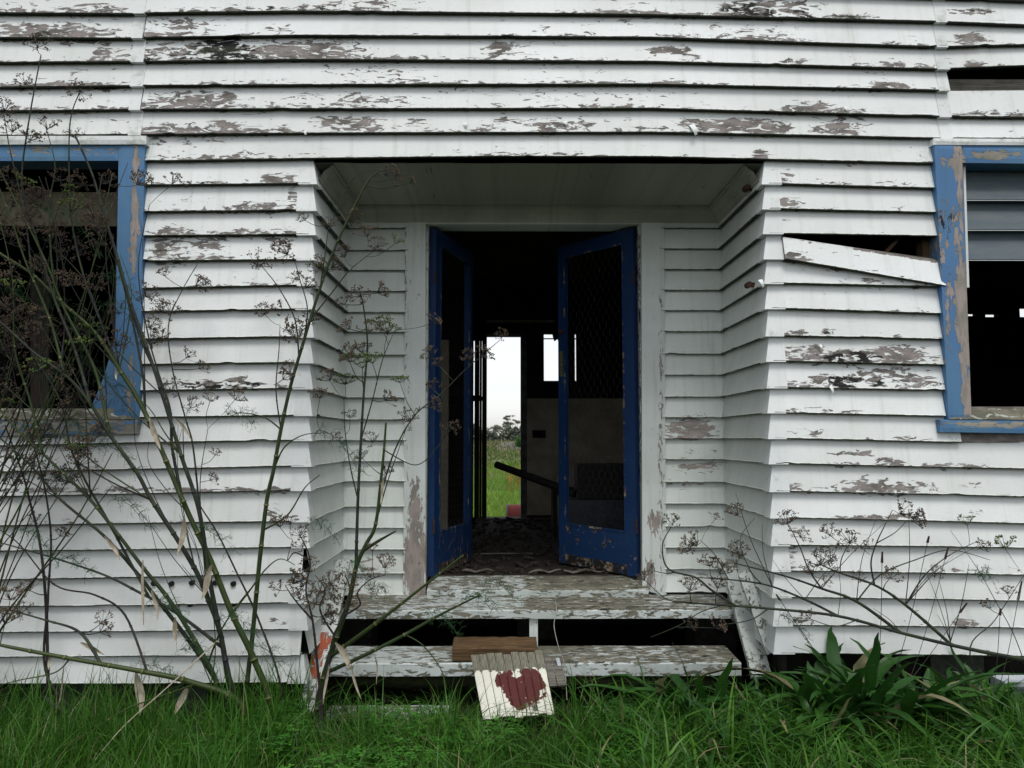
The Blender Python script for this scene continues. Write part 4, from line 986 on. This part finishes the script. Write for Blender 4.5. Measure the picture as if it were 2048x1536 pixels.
plantain(P(1860,1480,-.5).x, -.5, 14, .3, 'low plantain in front of the largest one', 27, wmax=.04)
plantain(P(1590,1410,-.14).x, -.16, 20, .42, 'broad plantain against the wall just right of the recess corner', 34, wmax=.06)
plantain(P(1850,1410,-.14).x, -.16, 24, .46, 'plantain between the largest one and the pale tray, against the wall', 35, wmax=.062)
plantain(P(1510,1480,-.5).x, -.5, 15, .24, 'low plantain halfway between the steps and the largest plantain', 31, wmax=.045)
plantain(P(1700,1500,-.62).x, -.62, 14, .22, 'plantain nearest the camera below the largest one', 32, wmax=.045)
plantain(P(2020,1500,-.6).x, -.6, 14, .26, 'plantain in the bottom right corner of the grass', 33, wmax=.045)
plantain(P(560,1480,-.3).x, -.45, 9, .2, 'small plantain in the grass at the foot of the big fennel', 28, wmax=.03)

# fennel
def umbel_mesh(seed, green=False, r=.062):
    rng = random.Random(seed); st = MB(); n = rng.randint(9, 15)
    for k in range(n):
        a = 2*math.pi*k/n + rng.uniform(-.3, .3); el = rng.uniform(.35, 1.25); L = r * rng.uniform(.75, 1.1)
        d = Vector((math.cos(a) * math.cos(el), math.sin(a) * math.cos(el), math.sin(el)))
        e = d * L; mid = e * .5 + Vector((0, 0, -.06 * L)) ; st.tube([(0, 0, 0), mid, e], [.0014, .0012, .0010], 3, cap=False, mi=0)
        for j in range(rng.randint(6, 10)):
            a2 = rng.uniform(0, 6.28); q = Vector((math.cos(a2), math.sin(a2), rng.uniform(-.1, 1.1))) * rng.uniform(.005, .014)
            c = e + q; s = rng.uniform(.0022, .0040)
            st.tube([e, c], [.0006, .0005], 3, cap=False, mi=0)
            st.add([c + Vector((x * s, y * s, z * s * 1.5)) for (x, y, z) in ((1,0,0),(-1,0,0),(0,1,0),(0,-1,0),(0,0,1),(0,0,-1))], [(0,2,4),(2,1,4),(1,3,4),(3,0,4),(2,0,5),(1,2,5),(3,1,5),(0,3,5)], mi=1)
    me = bpy.data.meshes.new('seed_head'); me.from_pydata(st.v, [], st.f); me.materials.append(STEMB if not green else STEMG); me.materials.append(SEEDG if green else SEED)
    me.polygons.foreach_set('material_index', st.m); at = me.color_attributes.new('wear', 'FLOAT_COLOR', 'POINT'); at.data.foreach_set('color', np.array(st.a, np.float32).ravel())
    return me
UM = [umbel_mesh(100 + i) for i in range(7)]; UMG = [umbel_mesh(200 + i, True) for i in range(3)]
def fennel(name, rootpx, y0, label, stems, umbels, leaves=(), sheaths=(), greens=()):
    r0 = P(rootpx[0], rootpx[1], y0); z = gz(r0.x, y0)
    root = empty(name, (r0.x, y0, z), label, 'plant'); allp = []
    for st in stems:
        pts, rad, mat = st['p'], st.get('r', .006) * 1.22, st.get('m', STEMD); ys = st.get('y', (y0, y0 - .1))
        n = len(pts); W = [P(u, v, lerp(ys[0], ys[1], i / (n - 1))) for i, (u, v) in enumerate(pts)]
        if not st.get('ground', True) and allp:
            w0 = W[0]; near = min(allp, key=lambda q: (q[0].x - w0.x) ** 2 + (q[0].z - w0.z) ** 2 + .2 * (q[0].y - w0.y) ** 2)[0]
            if (near - w0).length < .3: W = [near] + W[1:]
        if st.get('ground', True) and W[0].z < .45: W = [Vector((lerp(W[0].x, r0.x, .3), W[0].y, z - .03))] + W
        sp = spline(W, 7); k = len(sp); rad_ = []
        for i in range(k):
            t = i / (k - 1); rr_ = lerp(rad, rad * .32, t ** 1.1)
            rad_.append(rr_)
        if rad > .0035:
            # swollen yellow-green joints
            sp2, rd2, cl2 = [], [], []; L_ = 0; nxt = random.uniform(.05, .15); c0 = (0, random.random() * .3, random.random(), 1)
            for i in range(k):
                sp2.append(sp[i]); rd2.append(rad_[i]); cl2.append(c0)
                if i < k - 1:
                    e = sp[i+1] - sp[i]; L2 = e.length
                    if L_ + L2 > nxt and L2 > .02:
                        d = e / L2; c = sp[i] + d * (nxt - L_ if nxt - L_ > .008 else .008); r1 = rad_[i]
                        for dd_, kk, cc in ((-.006, 1.0, c0), (-.003, 1.25, (0, 1.0, 1, 1)), (.002, 1.25, (.35, 1.0, 1, 1)), (.005, 1.02, c0)):
                            if 0 < (c + d * dd_ - sp[i]).dot(d) < L2: sp2.append(c + d * dd_); rd2.append(r1 * kk); cl2.append(cc)
                        nxt = L_ + L2 + random.uniform(.12, .22)
                    L_ += L2
            mb = MB(); mb.tube(sp2, rd2, 7, attr=[c for c in cl2 for _ in range(7)]); mb.build('stem', mat, root, True)
            for i in range(k): allp.append((sp[i], i / (k - 1), rad_[i]))
            continue
        mb = MB(); mb.tube(sp, rad_, 7 if rad > .004 else 5, attr=(0, random.random() * .35, random.random(), 1)); mb.build('stem', mat, root, True)
        for i in range(k):
            allp.append((sp[i], i / (k - 1), rad_[i]))
    for i, (u, v, s) in enumerate(umbels):
        cand = []
        for (p, t, rd) in allp:
            pu, pv = proj(np.array(p.x), np.array(p.y), np.array(p.z)); pu, pv = float(pu), float(pv)
            dv = pv - v; du = pu - u
            if dv > 12: cand.append((math.hypot(du, dv) + .35 * abs(du) + (60 if t < .3 else 0), p, rd))
        if not cand:
            cand = [(0, min(allp, key=lambda q: (float(proj(np.array(q[0].x), np.array(q[0].y), np.array(q[0].z))[0]) - u) ** 2)[0], .002)]
        d_, p, rd = min(cand, key=lambda q: q[0]); yy = p.y + random.uniform(-.10, .07); yy = min(yy, -.06)
        q = P(u, v + 18 * s, yy); Lg = (q - p).length
        m1 = lerp(p, q, .45) + Vector((random.uniform(-.1, .1) * Lg, 0, random.uniform(-.14, .02) * Lg))
        mb = MB(); rb = min(rd * .7, .0028); mb.tube(spline([p, m1, q], 5), [lerp(rb, .0014, k / 10) for k in range(11)], 4)
        g = (u, v) in greens or s < 0; s = abs(s)
        mb.build('twig', STEMG if g else STEMD, root)
        dr = (q - m1).normalized(); me = (UMG if g else UM)[i % (3 if g else 7)]
        o = bpy.data.objects.new('seed_head', me); COL.objects.link(o); o.parent = root
        o.location = q - world_loc(root); o.rotation_euler = (dr.lerp(Vector((0, 0, 1)), .4)).to_track_quat('Z', 'Y').to_euler(); o.rotation_euler.rotate_axis('Z', random.uniform(0, 6)); o.scale = (s, s, s * random.uniform(.7, 1.0))
    for (u, v, s) in leaves:
        c = P(u, v, y0 - .08); mb = MB(); ang = random.uniform(-.4, .9); ax = Vector((math.cos(ang), 0, math.sin(ang)))
        rach = [c + ax * (q * .035 * s) + Vector((0, 0, -.008 * q * q * s)) for q in range(5)]; mb.tube(rach, .0012, 3)
        for b in range(34):
            o = rach[b % 5]; d = (ax * random.uniform(-.1, 1) + Vector((random.uniform(-.7, .7), random.uniform(-.6, .6), random.uniform(-.9, .7)))).normalized() * random.uniform(.02, .065) * s
            e = o + d + Vector((0, 0, -.012)); m = o + d * .55 + Vector((random.uniform(-.006, .006), 0, .006)); mb.tube([o, m, e], [.0009, .0008, .0006], 3, cap=False)
            for w_ in range(3): f = lerp(m, e, .4 * w_); mb.tube([f, f + Vector((random.uniform(-1, 1), random.uniform(-1, 1), random.uniform(-1, 1))) * .017 * s], .0006, 3, cap=False)
        mb.build('leaf', FERN, root)
    for (u0, v0, u1, v1, wd) in sheaths:
        y = y0 - .12; a, b = P(u0, v0, y), P(u1, v1, y); mb = MB(); n = 8; vs = []; s_ = (b - a).cross(Vector((0, 1, 0))).normalized()
        for i in range(n + 1):
            t = i / n; c = lerp(a, b, t) + Vector((.006 * math.sin(t * 4 + u0), .012 * math.sin(t * 3), 0)); hw = wd * .5 * max(.08, math.sin(math.pi * min(1, .08 + t * .9)))
            vs += [c - s_ * hw, c + Vector((0, .006, 0)), c + s_ * hw]
        mb.add(vs, [f for i in range(n) for f in ((i*3, i*3+1, i*3+4, i*3+3), (i*3+1, i*3+2, i*3+5, i*3+4))]); mb.build('dry_sheath', DRYL, root, True)
    return root
# big leaning clump on the left
A = [dict(p=[(541,1412),(506,1314),(464,1227),(419,1115),(376,1025),(290,825),(239,739),(190,665),(120,602),(68,551),(0,507),(-60,470)], r=.0125, m=STEMG),
 dict(p=[(467,1390),(457,1349),(436,1244),(419,1157),(398,1021),(362,910),(328,800),(297,705),(260,602),(236,517),(205,420),(185,350),(150,270)], r=.010, y=(-.25,-.4)),
 dict(p=[(460,1385),(440,1265),(415,1195),(391,1140),(349,1070),(303,1000),(273,944),(219,869),(181,808),(137,756),(68,705),(0,643),(-60,600)], r=.0105, y=(-.2,-.45)),
 dict(p=[(436,1373),(384,1272),(335,1195),(290,1140),(237,1070),(181,1000),(130,950),(85,907),(34,859),(-10,808)], r=.009, m=STEMG, y=(-.22,-.35)),
 dict(p=[(440,1380),(384,1290),(314,1198),(269,1140),(206,1070),(122,1000),(60,930),(0,876)], r=.009, y=(-.18,-.3)),
 dict(p=[(481,1408),(377,1363),(279,1342),(140,1317),(0,1290),(-80,1270)], r=.0125, m=STEMG, y=(-.3,-.5)),
 dict(p=[(440,1300),(349,1223),(279,1185),(209,1150),(105,1115),(0,1085)], r=.0065, y=(-.22,-.3), ground=False),
 dict(p=[(96,1400),(96,1363),(92,1209),(80,1087),(59,1000),(44,944),(10,850)], r=.0075, m=STEMB, y=(-.12,-.2)),
 dict(p=[(97,1360),(96,1200),(102,1080),(90,980),(70,900),(30,760),(10,640)], r=.005, m=STEMB, y=(-.14,-.25)),
 dict(p=[(562,1377),(516,1237),(471,1140),(433,1063),(394,1000),(370,930),(366,850)], r=.0045, m=STEMB, y=(-.15,-.2)),
 dict(p=[(430,1150),(400,1020),(386,893),(372,840),(345,739),(337,650),(362,585),(400,520)], r=.004, y=(-.2,-.25), ground=False),
 dict(p=[(350,1010),(345,900),(340,820),(320,760),(290,700),(262,620),(240,540)], r=.006, y=(-.25,-.3), ground=False),
 dict(p=[(290,825),(287,760),(275,690),(255,600),(228,500),(200,400),(205,350)], r=.005, y=(-.3,-.3), ground=False),
 dict(p=[(239,739),(200,640),(170,560),(150,480),(140,400),(140,246),(164,175)], r=.005, y=(-.3,-.35), ground=False),
 dict(p=[(181,808),(150,700),(110,600),(80,500),(50,400),(44,342),(61,222),(82,110)], r=.006, y=(-.35,-.4), ground=False),
 dict(p=[(137,756),(100,640),(50,520),(20,430),(-20,330)], r=.005, m=STEMG, y=(-.35,-.45), ground=False),
 dict(p=[(219,869),(190,740),(130,620),(90,520),(20,380),(-20,300)], r=.006, m=STEMG, y=(-.3,-.45), ground=False),
 dict(p=[(120,602),(100,480),(100,400),(110,330),(90,250)], r=.0035, m=STEMG, y=(-.35,-.4), ground=False),
 dict(p=[(85,907),(60,800),(30,700),(25,560),(0,440)], r=.005, m=STEMG, y=(-.3,-.4), ground=False),
 dict(p=[(68,551),(50,430),(20,300),(5,210)], r=.0035, y=(-.4,-.42), ground=False),
 dict(p=[(290,1200),(215,1040),(170,960),(140,890),(120,800),(60,700),(0,600)], r=.005, y=(-.25,-.35), ground=False),
 dict(p=[(330,1330),(250,1230),(190,1190),(110,1170),(40,1090),(0,1060)], r=.0045, m=STEMB, y=(-.2,-.25), ground=False),
 dict(p=[(215,1318),(160,1265),(90,1240),(0,1215)], r=.006, y=(-.3,-.4), ground=False),
 dict(p=[(140,1317),(110,1345),(40,1360),(-20,1375)], r=.003, m=STEMG, y=(-.4,-.45), ground=False),
 dict(p=[(377,1363),(300,1400),(240,1425),(130,1500),(60,1560)], r=.003, m=STEMG, y=(-.45,-.7), ground=False),
 dict(p=[(430,1290),(340,1370),(250,1450),(190,1520)], r=.0028, m=DRYL, y=(-.35,-.75), ground=False),
 dict(p=[(460,1230),(500,1180),(530,1140),(560,1118),(590,1130)], r=.004, m=STEMG, y=(-.25,-.3), ground=False),
 dict(p=[(400,1330),(440,1265),(475,1210),(520,1155)], r=.004, m=STEMG, y=(-.3,-.3), ground=False)]
rng = random.Random(5)
for q in range(38):
    u0, v0 = rng.choice([(436,1363),(440,1265),(391,1140),(376,1025),(290,825),(239,739),(205,691),(328,800),(362,910),(303,1000),(219,869),(181,808),(237,1070),(181,1000),(122,1000),(314,1198),(269,1140),(415,1195),(349,1070),(120,602),(137,756)])
    a_ = rng.uniform(-.1, .95); L_ = rng.uniform(160, 420); u1, v1 = u0 - math.sin(a_) * L_, v0 - math.cos(a_) * L_; bend = rng.uniform(-40, 40)
    A.append(dict(p=[(u0, v0), (lerp(u0, u1, .35) + bend * .6, lerp(v0, v1, .3)), (lerp(u0, u1, .7) + bend, lerp(v0, v1, .68)), (u1, v1)], r=rng.uniform(.0018, .0034), m=rng.choice([STEMD, STEMD, STEMG, STEMB]), y=(-.28, rng.uniform(-.2, -.45)), ground=False))
UA = [(75,75,1.1),(160,165,1.0),(50,155,.8),(8,205,1.),(95,240,1.),(60,265,.9),(25,250,.8),(150,262,.8),(20,345,1.),(120,345,.9),(275,350,1.1),(345,352,.9),(215,350,.9),(165,352,1.),(60,420,.9),(200,430,1.1),(120,470,1.),(20,470,1.),(175,400,.9),
      (340,605,1.1),(292,575,1.),(325,605,1.),(392,555,.9),(300,665,1.2),(322,660,.9),(372,700,.9),(398,725,.7),(345,765,1.),(380,800,.9),(470,785,.8),(420,790,.7),(300,640,.8),(240,610,.9),(190,560,1.),(405,560,.6),(330,540,.7)]
UA += [(rng.uniform(-5, 235), rng.uniform(380, 940), rng.uniform(.8, 1.25) * (-1 if rng.random() < .14 else 1)) for _ in range(32)]
UA += [(20,1180,1.1),(60,1165,.9),(40,1210,.9),(200,1250,.8),(205,1230,.8),(10,1230,1.),(70,1030,.8),(120,1060,.7),(420,950,.6),(430,900,.6)]
fennel('fennel_plant', (500,1440), -.25, 'biggest fennel clump leaning left across the wall and left window', A, UA,
       leaves=[(300,1200,1.2),(440,1240,1.2),(400,1060,.9),(290,1330,1.1),(230,1000,1.),(120,1120,1.),(500,1290,1.2),(360,1300,1.2),(40,1060,1.)],
       sheaths=[(275,1345,277,1432,.04),(372,1372,350,1432,.03),(425,1130,400,1200,.03),(370,1032,352,1112,.026),(212,1072,236,1120,.02),(286,1120,284,1250,.014),(306,1180,312,1240,.018),(348,1235,352,1290,.022),(298,835,320,900,.026),(346,835,385,880,.014),(96,1310,98,1340,.015),(228,735,234,760,.012),(130,1335,110,1420,.008),(160,1285,205,1310,.02)])
T = []; rng = random.Random(12)
for q in range(34):
    u0 = rng.uniform(-330, -60); a_ = rng.uniform(-.15, .55); v1 = rng.uniform(330, 1000); u1 = min(u0 + math.sin(a_) * (1400 - v1) + rng.uniform(100, 260), 225)
    T.append(dict(p=[(u0, 1400), (lerp(u0, u1, .35) + rng.uniform(-20, 20), lerp(1400, v1, .4)), (lerp(u0, u1, .72) + rng.uniform(-20, 20), lerp(1400, v1, .72)), (u1, v1)], r=rng.uniform(.0022, .0055), m=rng.choice([STEMD, STEMG, STEMG, STEMB]), y=(-.18, rng.uniform(-.15, -.4)), ground=(q < 12)))
UT = [(rng.triangular(-60, 235, 20), rng.uniform(340, 960), rng.uniform(.8, 1.25) * (-1 if rng.random() < .1 else 1)) for _ in range(52)]
fennel('fennel_plant', (-180,1440), -.15, 'tangled fennel thicket at the far left before the left window', T, UT, leaves=[(rng.uniform(0, 220), rng.uniform(420, 950), 1.2) for _ in range(14)])
# tall one in front of the left recess corner
B = [dict(p=[(492,1394),(506,1262),(520,1115),(534,1000),(547,941),(562,859),(581,773),(605,691),(632,602),(660,520),(689,453),(722,387),(743,354),(765,340)], r=.0095, m=STEMG, y=(-.2,-.3)),
 dict(p=[(562,859),(535,838),(513,830),(480,826),(450,836)], r=.0032, m=STEMG, y=(-.25,-.3), ground=False),
 dict(p=[(547,941),(565,900),(588,879),(615,868),(650,866)], r=.0035, m=STEMG, y=(-.22,-.26), ground=False),
 dict(p=[(562,1060),(575,1030),(610,975),(640,950)], r=.004, m=STEMG, y=(-.22,-.26), ground=False),
 dict(p=[(600,720),(590,640),(560,580),(530,540),(515,525)], r=.003, y=(-.26,-.3), ground=False),
 dict(p=[(605,691),(615,620),(600,560),(585,505)], r=.003, y=(-.26,-.3), ground=False),
 dict(p=[(625,640),(660,590),(700,540),(750,500)], r=.003, y=(-.26,-.3), ground=False),
 dict(p=[(640,580),(650,510),(660,450),(690,400)], r=.0028, y=(-.28,-.3), ground=False),
 dict(p=[(562,859),(552,780),(558,700),(560,650)], r=.003, y=(-.26,-.3), ground=False),
 dict(p=[(660,400),(690,380),(720,345),(770,340),(800,350)], r=.002, y=(-.3,-.3), ground=False)]
UB = [(515,510,1.2),(575,487,1.2),(590,655,1.1),(530,613,.9),(565,605,.9),(575,640,1.2),(612,560,.9),(598,545,.8),(625,625,.9),(580,730,.9),(565,745,.8),(770,332,1.),(790,345,.7),(700,425,1.),(660,440,.8),(640,520,.9),(755,478,.9),(690,500,.8),(735,455,1.),(610,430,.6),(640,780,.9),(820,355,.6),(790,500,-.7),(650,560,-.8),(665,520,.9)]
fennel('fennel_plant', (492,1440), -.2, 'tallest upright fennel crossing the left corner of the recess', B, UB, leaves=[(455,830,1.),(640,860,1.3),(620,1040,.8)])
# the one at the foot of the steps
Cc = [dict(p=[(638,1394),(669,1284),(697,1206),(712,1136),(732,1089),(751,1050),(762,960),(768,900),(772,845)], r=.012, m=STEMG, y=(-.12,-.18)),
 dict(p=[(668,1320),(759,1241),(849,1171),(927,1110)], r=.0085, m=STEMG, y=(-.15,-.3), ground=False),
 dict(p=[(658,1350),(730,1310),(810,1269),(870,1235),(927,1206),(960,1190)], r=.008, m=STEMG, y=(-.15,-.3), ground=False),
 dict(p=[(812,1268),(845,1290),(880,1335),(895,1380)], r=.003, m=STEMG, y=(-.2,-.25), ground=False),
 dict(p=[(728,1100),(760,1080),(792,1062)], r=.008, m=STEMG, y=(-.15,-.2), ground=False),
 dict(p=[(712,1136),(716,1000),(722,880),(728,780),(735,690),(728,620),(722,590)], r=.0065, y=(-.15,-.22), ground=False),
 dict(p=[(716,1000),(700,930),(690,860),(688,800)], r=.003, y=(-.15,-.2), ground=False),
 dict(p=[(756,1000),(790,900),(830,830),(880,790),(930,740),(1000,680)], r=.0035, y=(-.15,-.2), ground=False),
 dict(p=[(751,1050),(770,980),(790,920),(815,850)], r=.003, y=(-.18,-.2), ground=False),
 dict(p=[(722,880),(745,800),(765,720),(790,660)], r=.003, y=(-.18,-.2), ground=False),
 dict(p=[(768,900),(830,930),(870,900),(905,850)], r=.0025, y=(-.18,-.2), ground=False)]
UC = [(700,640,1.),(720,575,1.),(690,595,.8),(755,570,.9),(740,645,1.),(705,695,1.1),(725,690,.9),(775,690,-1.2),(760,670,-1.),(700,745,-1.1),(725,755,-1.),(690,785,-.9),(770,785,.9),(822,822,1.),(800,780,-.8),(865,632,.8),(862,700,.9),(880,720,.7),(868,765,.8),(940,705,.8),(965,700,.8),(1003,663,.7),(700,850,-.8),(745,870,.8),(770,935,.7),(680,870,.7),(725,930,-.7),(905,845,.7),(745,745,-1.),(660,745,.9),(775,650,.8),(860,800,.8)]
fennel('fennel_plant', (634,1440), -.12, 'fennel with green seed heads growing at the left end of the steps', Cc, UC, leaves=[(930,1200,1.1),(850,1225,1.1),(970,1165,1.),(740,1180,.8),(700,1120,.8)],
       sheaths=[(672,1285,700,1340,.03),(655,1330,648,1410,.012),(700,1330,722,1400,.012),(748,1310,755,1370,.008),(770,950,760,1010,.012)])
E = [dict(p=[(645,1400),(655,1340),(668,1270),(690,1230),(700,1180),(690,1150)], r=.006, m=STEMB, y=(-.2,-.25)),
 dict(p=[(640,1400),(634,1320),(625,1240),(612,1180),(620,1120),(600,1070)], r=.006, m=STEMB, y=(-.2,-.28)),
 dict(p=[(668,1270),(640,1220),(650,1180),(630,1150)], r=.004, m=STEMB, y=(-.22,-.28), ground=False),
 dict(p=[(625,1240),(590,1200),(570,1170)], r=.004, m=STEMB, y=(-.22,-.28), ground=False),
 dict(p=[(620,1120),(590,1105),(575,1120),(585,1080)], r=.003, m=STEMB, y=(-.25,-.28), ground=False),
 dict(p=[(690,1230),(720,1210),(715,1185),(740,1160),(770,1150)], r=.004, m=STEMB, y=(-.25,-.28), ground=False)]
UE = [(600,1055,.9),(580,1035,.8),(605,1080,.8),(585,1150,1.),(560,1165,.9),(610,1150,1.),(640,1165,1.1),(660,1180,1.),(630,1190,1.),(690,1150,1.),(770,1120,.9),(740,1140,.8),(665,1230,.9),(650,1215,.9),(700,1195,.9),(600,1185,.8),(620,1120,.9),(560,1040,.8),(745,1090,.7),(660,1150,.9)]
fennel('dead_weed', (640,1440), -.2, 'twisted brown dead weed full of seeds beside the orange patch', E, UE, leaves=[])
Ff = [dict(p=[(2150,1350),(2080,1325),(1994,1309),(1903,1290),(1800,1265),(1676,1232),(1537,1217),(1446,1210),(1347,1203)], r=.0095, y=(-.15,-.3)),
 dict(p=[(1676,1232),(1610,1199),(1534,1170),(1457,1159),(1391,1155)], r=.005, y=(-.2,-.28), ground=False),
 dict(p=[(1800,1265),(1713,1203),(1643,1177),(1570,1152),(1468,1126)], r=.0065, y=(-.2,-.25), ground=False),
 dict(p=[(1899,1285),(1811,1210),(1749,1170),(1680,1146),(1643,1130)], r=.0065, y=(-.18,-.22), ground=False),
 dict(p=[(1468,1203),(1424,1181),(1391,1155),(1336,1137),(1325,1090),(1342,1055)], r=.005, y=(-.28,-.25), ground=False),
 dict(p=[(1749,1170),(1742,1126),(1753,1086),(1770,1050),(1785,1020)], r=.0035, y=(-.2,-.2), ground=False),
 dict(p=[(1753,1086),(1790,1065),(1815,1040)], r=.0025, y=(-.2,-.2), ground=False),
 dict(p=[(1680,1146),(1684,1115),(1705,1085),(1740,1110)], r=.0025, y=(-.2,-.2), ground=False),
 dict(p=[(1643,1177),(1618,1140),(1600,1095),(1578,1050)], r=.0035, y=(-.22,-.2), ground=False),
 dict(p=[(1713,1203),(1760,1150),(1830,1120),(1900,1100),(1980,1120)], r=.003, y=(-.2,-.2), ground=False),
 dict(p=[(1811,1210),(1850,1150),(1900,1110),(1960,1080)], r=.003, y=(-.2,-.2), ground=False),
 dict(p=[(1537,1217),(1500,1240),(1440,1250)], r=.003, y=(-.28,-.3), ground=False),
 dict(p=[(1446,1210),(1400,1225),(1360,1250),(1300,1275)], r=.0025, y=(-.3,-.3), ground=False),
 dict(p=[(1457,1159),(1430,1110),(1400,1080)], r=.0025, y=(-.28,-.25), ground=False),
 dict(p=[(1534,1170),(1500,1140),(1480,1080),(1510,1035)], r=.0025, y=(-.28,-.25), ground=False),
 dict(p=[(2040,1300),(1990,1200),(1950,1130),(1900,1060)], r=.002, m=STEMB, y=(-.18,-.2)),
 dict(p=[(1940,1310),(1990,1240),(2048,1150)], r=.003, y=(-.15,-.2))]
rng = random.Random(33)
for q in range(16):
    u0, v0 = rng.choice([(1676,1232),(1610,1199),(1713,1203),(1749,1170),(1811,1210),(1643,1177),(1534,1170),(1800,1265),(1899,1285)])
    a_ = rng.uniform(-.9, .9); L_ = rng.uniform(60, 200); Ff.append(dict(p=[(u0, v0), (u0 + math.sin(a_) * L_ * .4 + rng.uniform(-12, 12), v0 - math.cos(a_) * L_ * .5), (u0 + math.sin(a_) * L_, v0 - math.cos(a_) * L_)], r=rng.uniform(.0014, .0022), m=rng.choice([STEMD, STEMB]), y=(-.2, rng.uniform(-.15, -.3)), ground=False))
UF = [(1345,1033,.9),(1395,1070,1.1),(1380,1085,.9),(1475,1015,.9),(1430,1028,.6),(1575,1028,1.1),(1600,1060,.8),(1660,1055,.9),(1700,1065,1.1),(1800,1008,1.1),(1825,1020,1.),(1740,1085,.7),(1640,1110,1.1),(1660,1105,1.),(1625,1130,1.),(1420,1115,1.),(1440,1130,1.),(1475,1090,.9),(1480,1100,.9),(1435,1160,.9),(1380,1165,.9),(1650,1155,.6),(1780,1140,.9),(1720,1150,.6),(1870,1135,.7),(1935,1065,-.8),(1960,1085,.7),(2010,1115,-1.),(1310,1130,.7),(1430,1240,.9),(1375,1240,.7),(1290,1150,.6),(1980,1205,.7),(1620,1225,.7),(2015,1175,.7)]
fennel('fennel_plant', (2180,1440), -.15, 'fallen fennel sprawling across the right wall towards the steps', Ff, UF, leaves=[(1560,1230,.8),(1950,1150,.8)])

# ------------------------------------------------------------------ far trees behind the mound
def gum(x, y, h, sp, label, seed):
    rng = random.Random(seed); root = empty('gum_tree', (x, y, 0), label, 'tree', 'trees beyond the pasture')
    mb = MB(); top = Vector((x + rng.uniform(-.1, .1) * h, y, h * .6)); mb.tube(spline([(x, y, -.2), (x + .02*h, y, h * .3), top], 4), [.028*h, .024*h, .022*h, .02*h, .018*h, .016*h, .015*h, .014*h, .013*h], 7)
    cl = []
    for k in range(9):
        a = rng.uniform(0, 6.28); e = Vector((x + math.cos(a) * sp * rng.uniform(.3, 1), y + math.sin(a) * sp * rng.uniform(.3, 1), h * rng.uniform(.68, 1.0)))
        s = Vector((x, y, h * rng.uniform(.3, .58))); mb.tube(spline([s, lerp(s, e, .5) + Vector((0, 0, -.03*h)), e], 4), [lerp(.012*h, .004*h, q/8) for q in range(9)], 5); cl.append(e)
    mb.build('trunk', BARK, root)
    V = []; Fc = []; A = []; k = 0; r_ = np.random.RandomState(seed)
    for c in cl:
        for sub in range(5):
            cc_ = c + Vector((rng.uniform(-1, 1) * sp * .32, rng.uniform(-1, 1) * sp * .32, rng.uniform(-.05, .08) * h)); b = rng.random(); R0 = sp * rng.uniform(.10, .2)
            for i in range(90):
                d = r_.normal(size=3); d /= np.linalg.norm(d); p = np.array(cc_) + d * R0 * np.array([1.3, 1.3, .6]) * r_.rand() ** .4
                u_ = r_.normal(size=3); u_ /= np.linalg.norm(u_); w_ = np.cross(u_, d); s = h * .012 * r_.uniform(.6, 1.4)
                V += [p - u_*s - w_*s*.5, p + u_*s - w_*s*.5, p + u_*s + w_*s*.5, p - u_*s + w_*s*.5]; Fc.append([k, k+1, k+2, k+3]); A += [(0, .2 * b, b, 1)] * 4; k += 4
    fast('crown', [(np.array(V), np.array(Fc), np.array(A))], GUM, root, smooth=False)
D = 170
for i, (u, vt, sp, lb) in enumerate(((985, 852, 2.4, 'rounded gum tree at the left edge of the rear doorway view'), (1003, 848, 2.2, 'gum tree left of the tallest one beyond the pasture'), (1028, 835, 2.6, 'tallest gum tree with a bare pale trunk beyond the pasture'), (950, 850, 2.6, 'gum tree glimpsed through the stripped studs'))):
    y = D + i * 5; p = P(u, vt, y); gum(p.x, y, p.z, sp, lb, 60 + i)
rs = np.random.RandomState(77); N = 26000
x = rs.uniform(-60, 60, N); y = rs.uniform(160, 166, N) ; top = 3.6 + .9 * np.sin(x * .5) + .5 * np.sin(x * 1.7 + 1) + .4 * np.sin(x * 4.1)
z = rs.rand(N) ** .7 * top; c = np.stack([x, y, z], 1); a = rs.normal(size=(N, 3)); a /= np.linalg.norm(a, axis=1)[:, None]; b = np.cross(a, rs.normal(size=(N, 3))); b /= np.linalg.norm(b, axis=1)[:, None]; s = .22
V = np.stack([c - a*s - b*s, c + a*s - b*s, c + a*s + b*s, c - a*s + b*s], 1).reshape(-1, 3); A_ = np.ones((N*4, 4)); A_[:, 0] = 0; A_[:, 1] = 0; A_[:, 2] = np.repeat(rs.rand(N), 4) * .6
tag(fast('far_scrub', [(V, np.arange(N*4).reshape(-1, 4), A_)], GUM, smooth=False), 'dark band of scrub on the horizon beyond the pasture', 'scrub', kind='stuff')
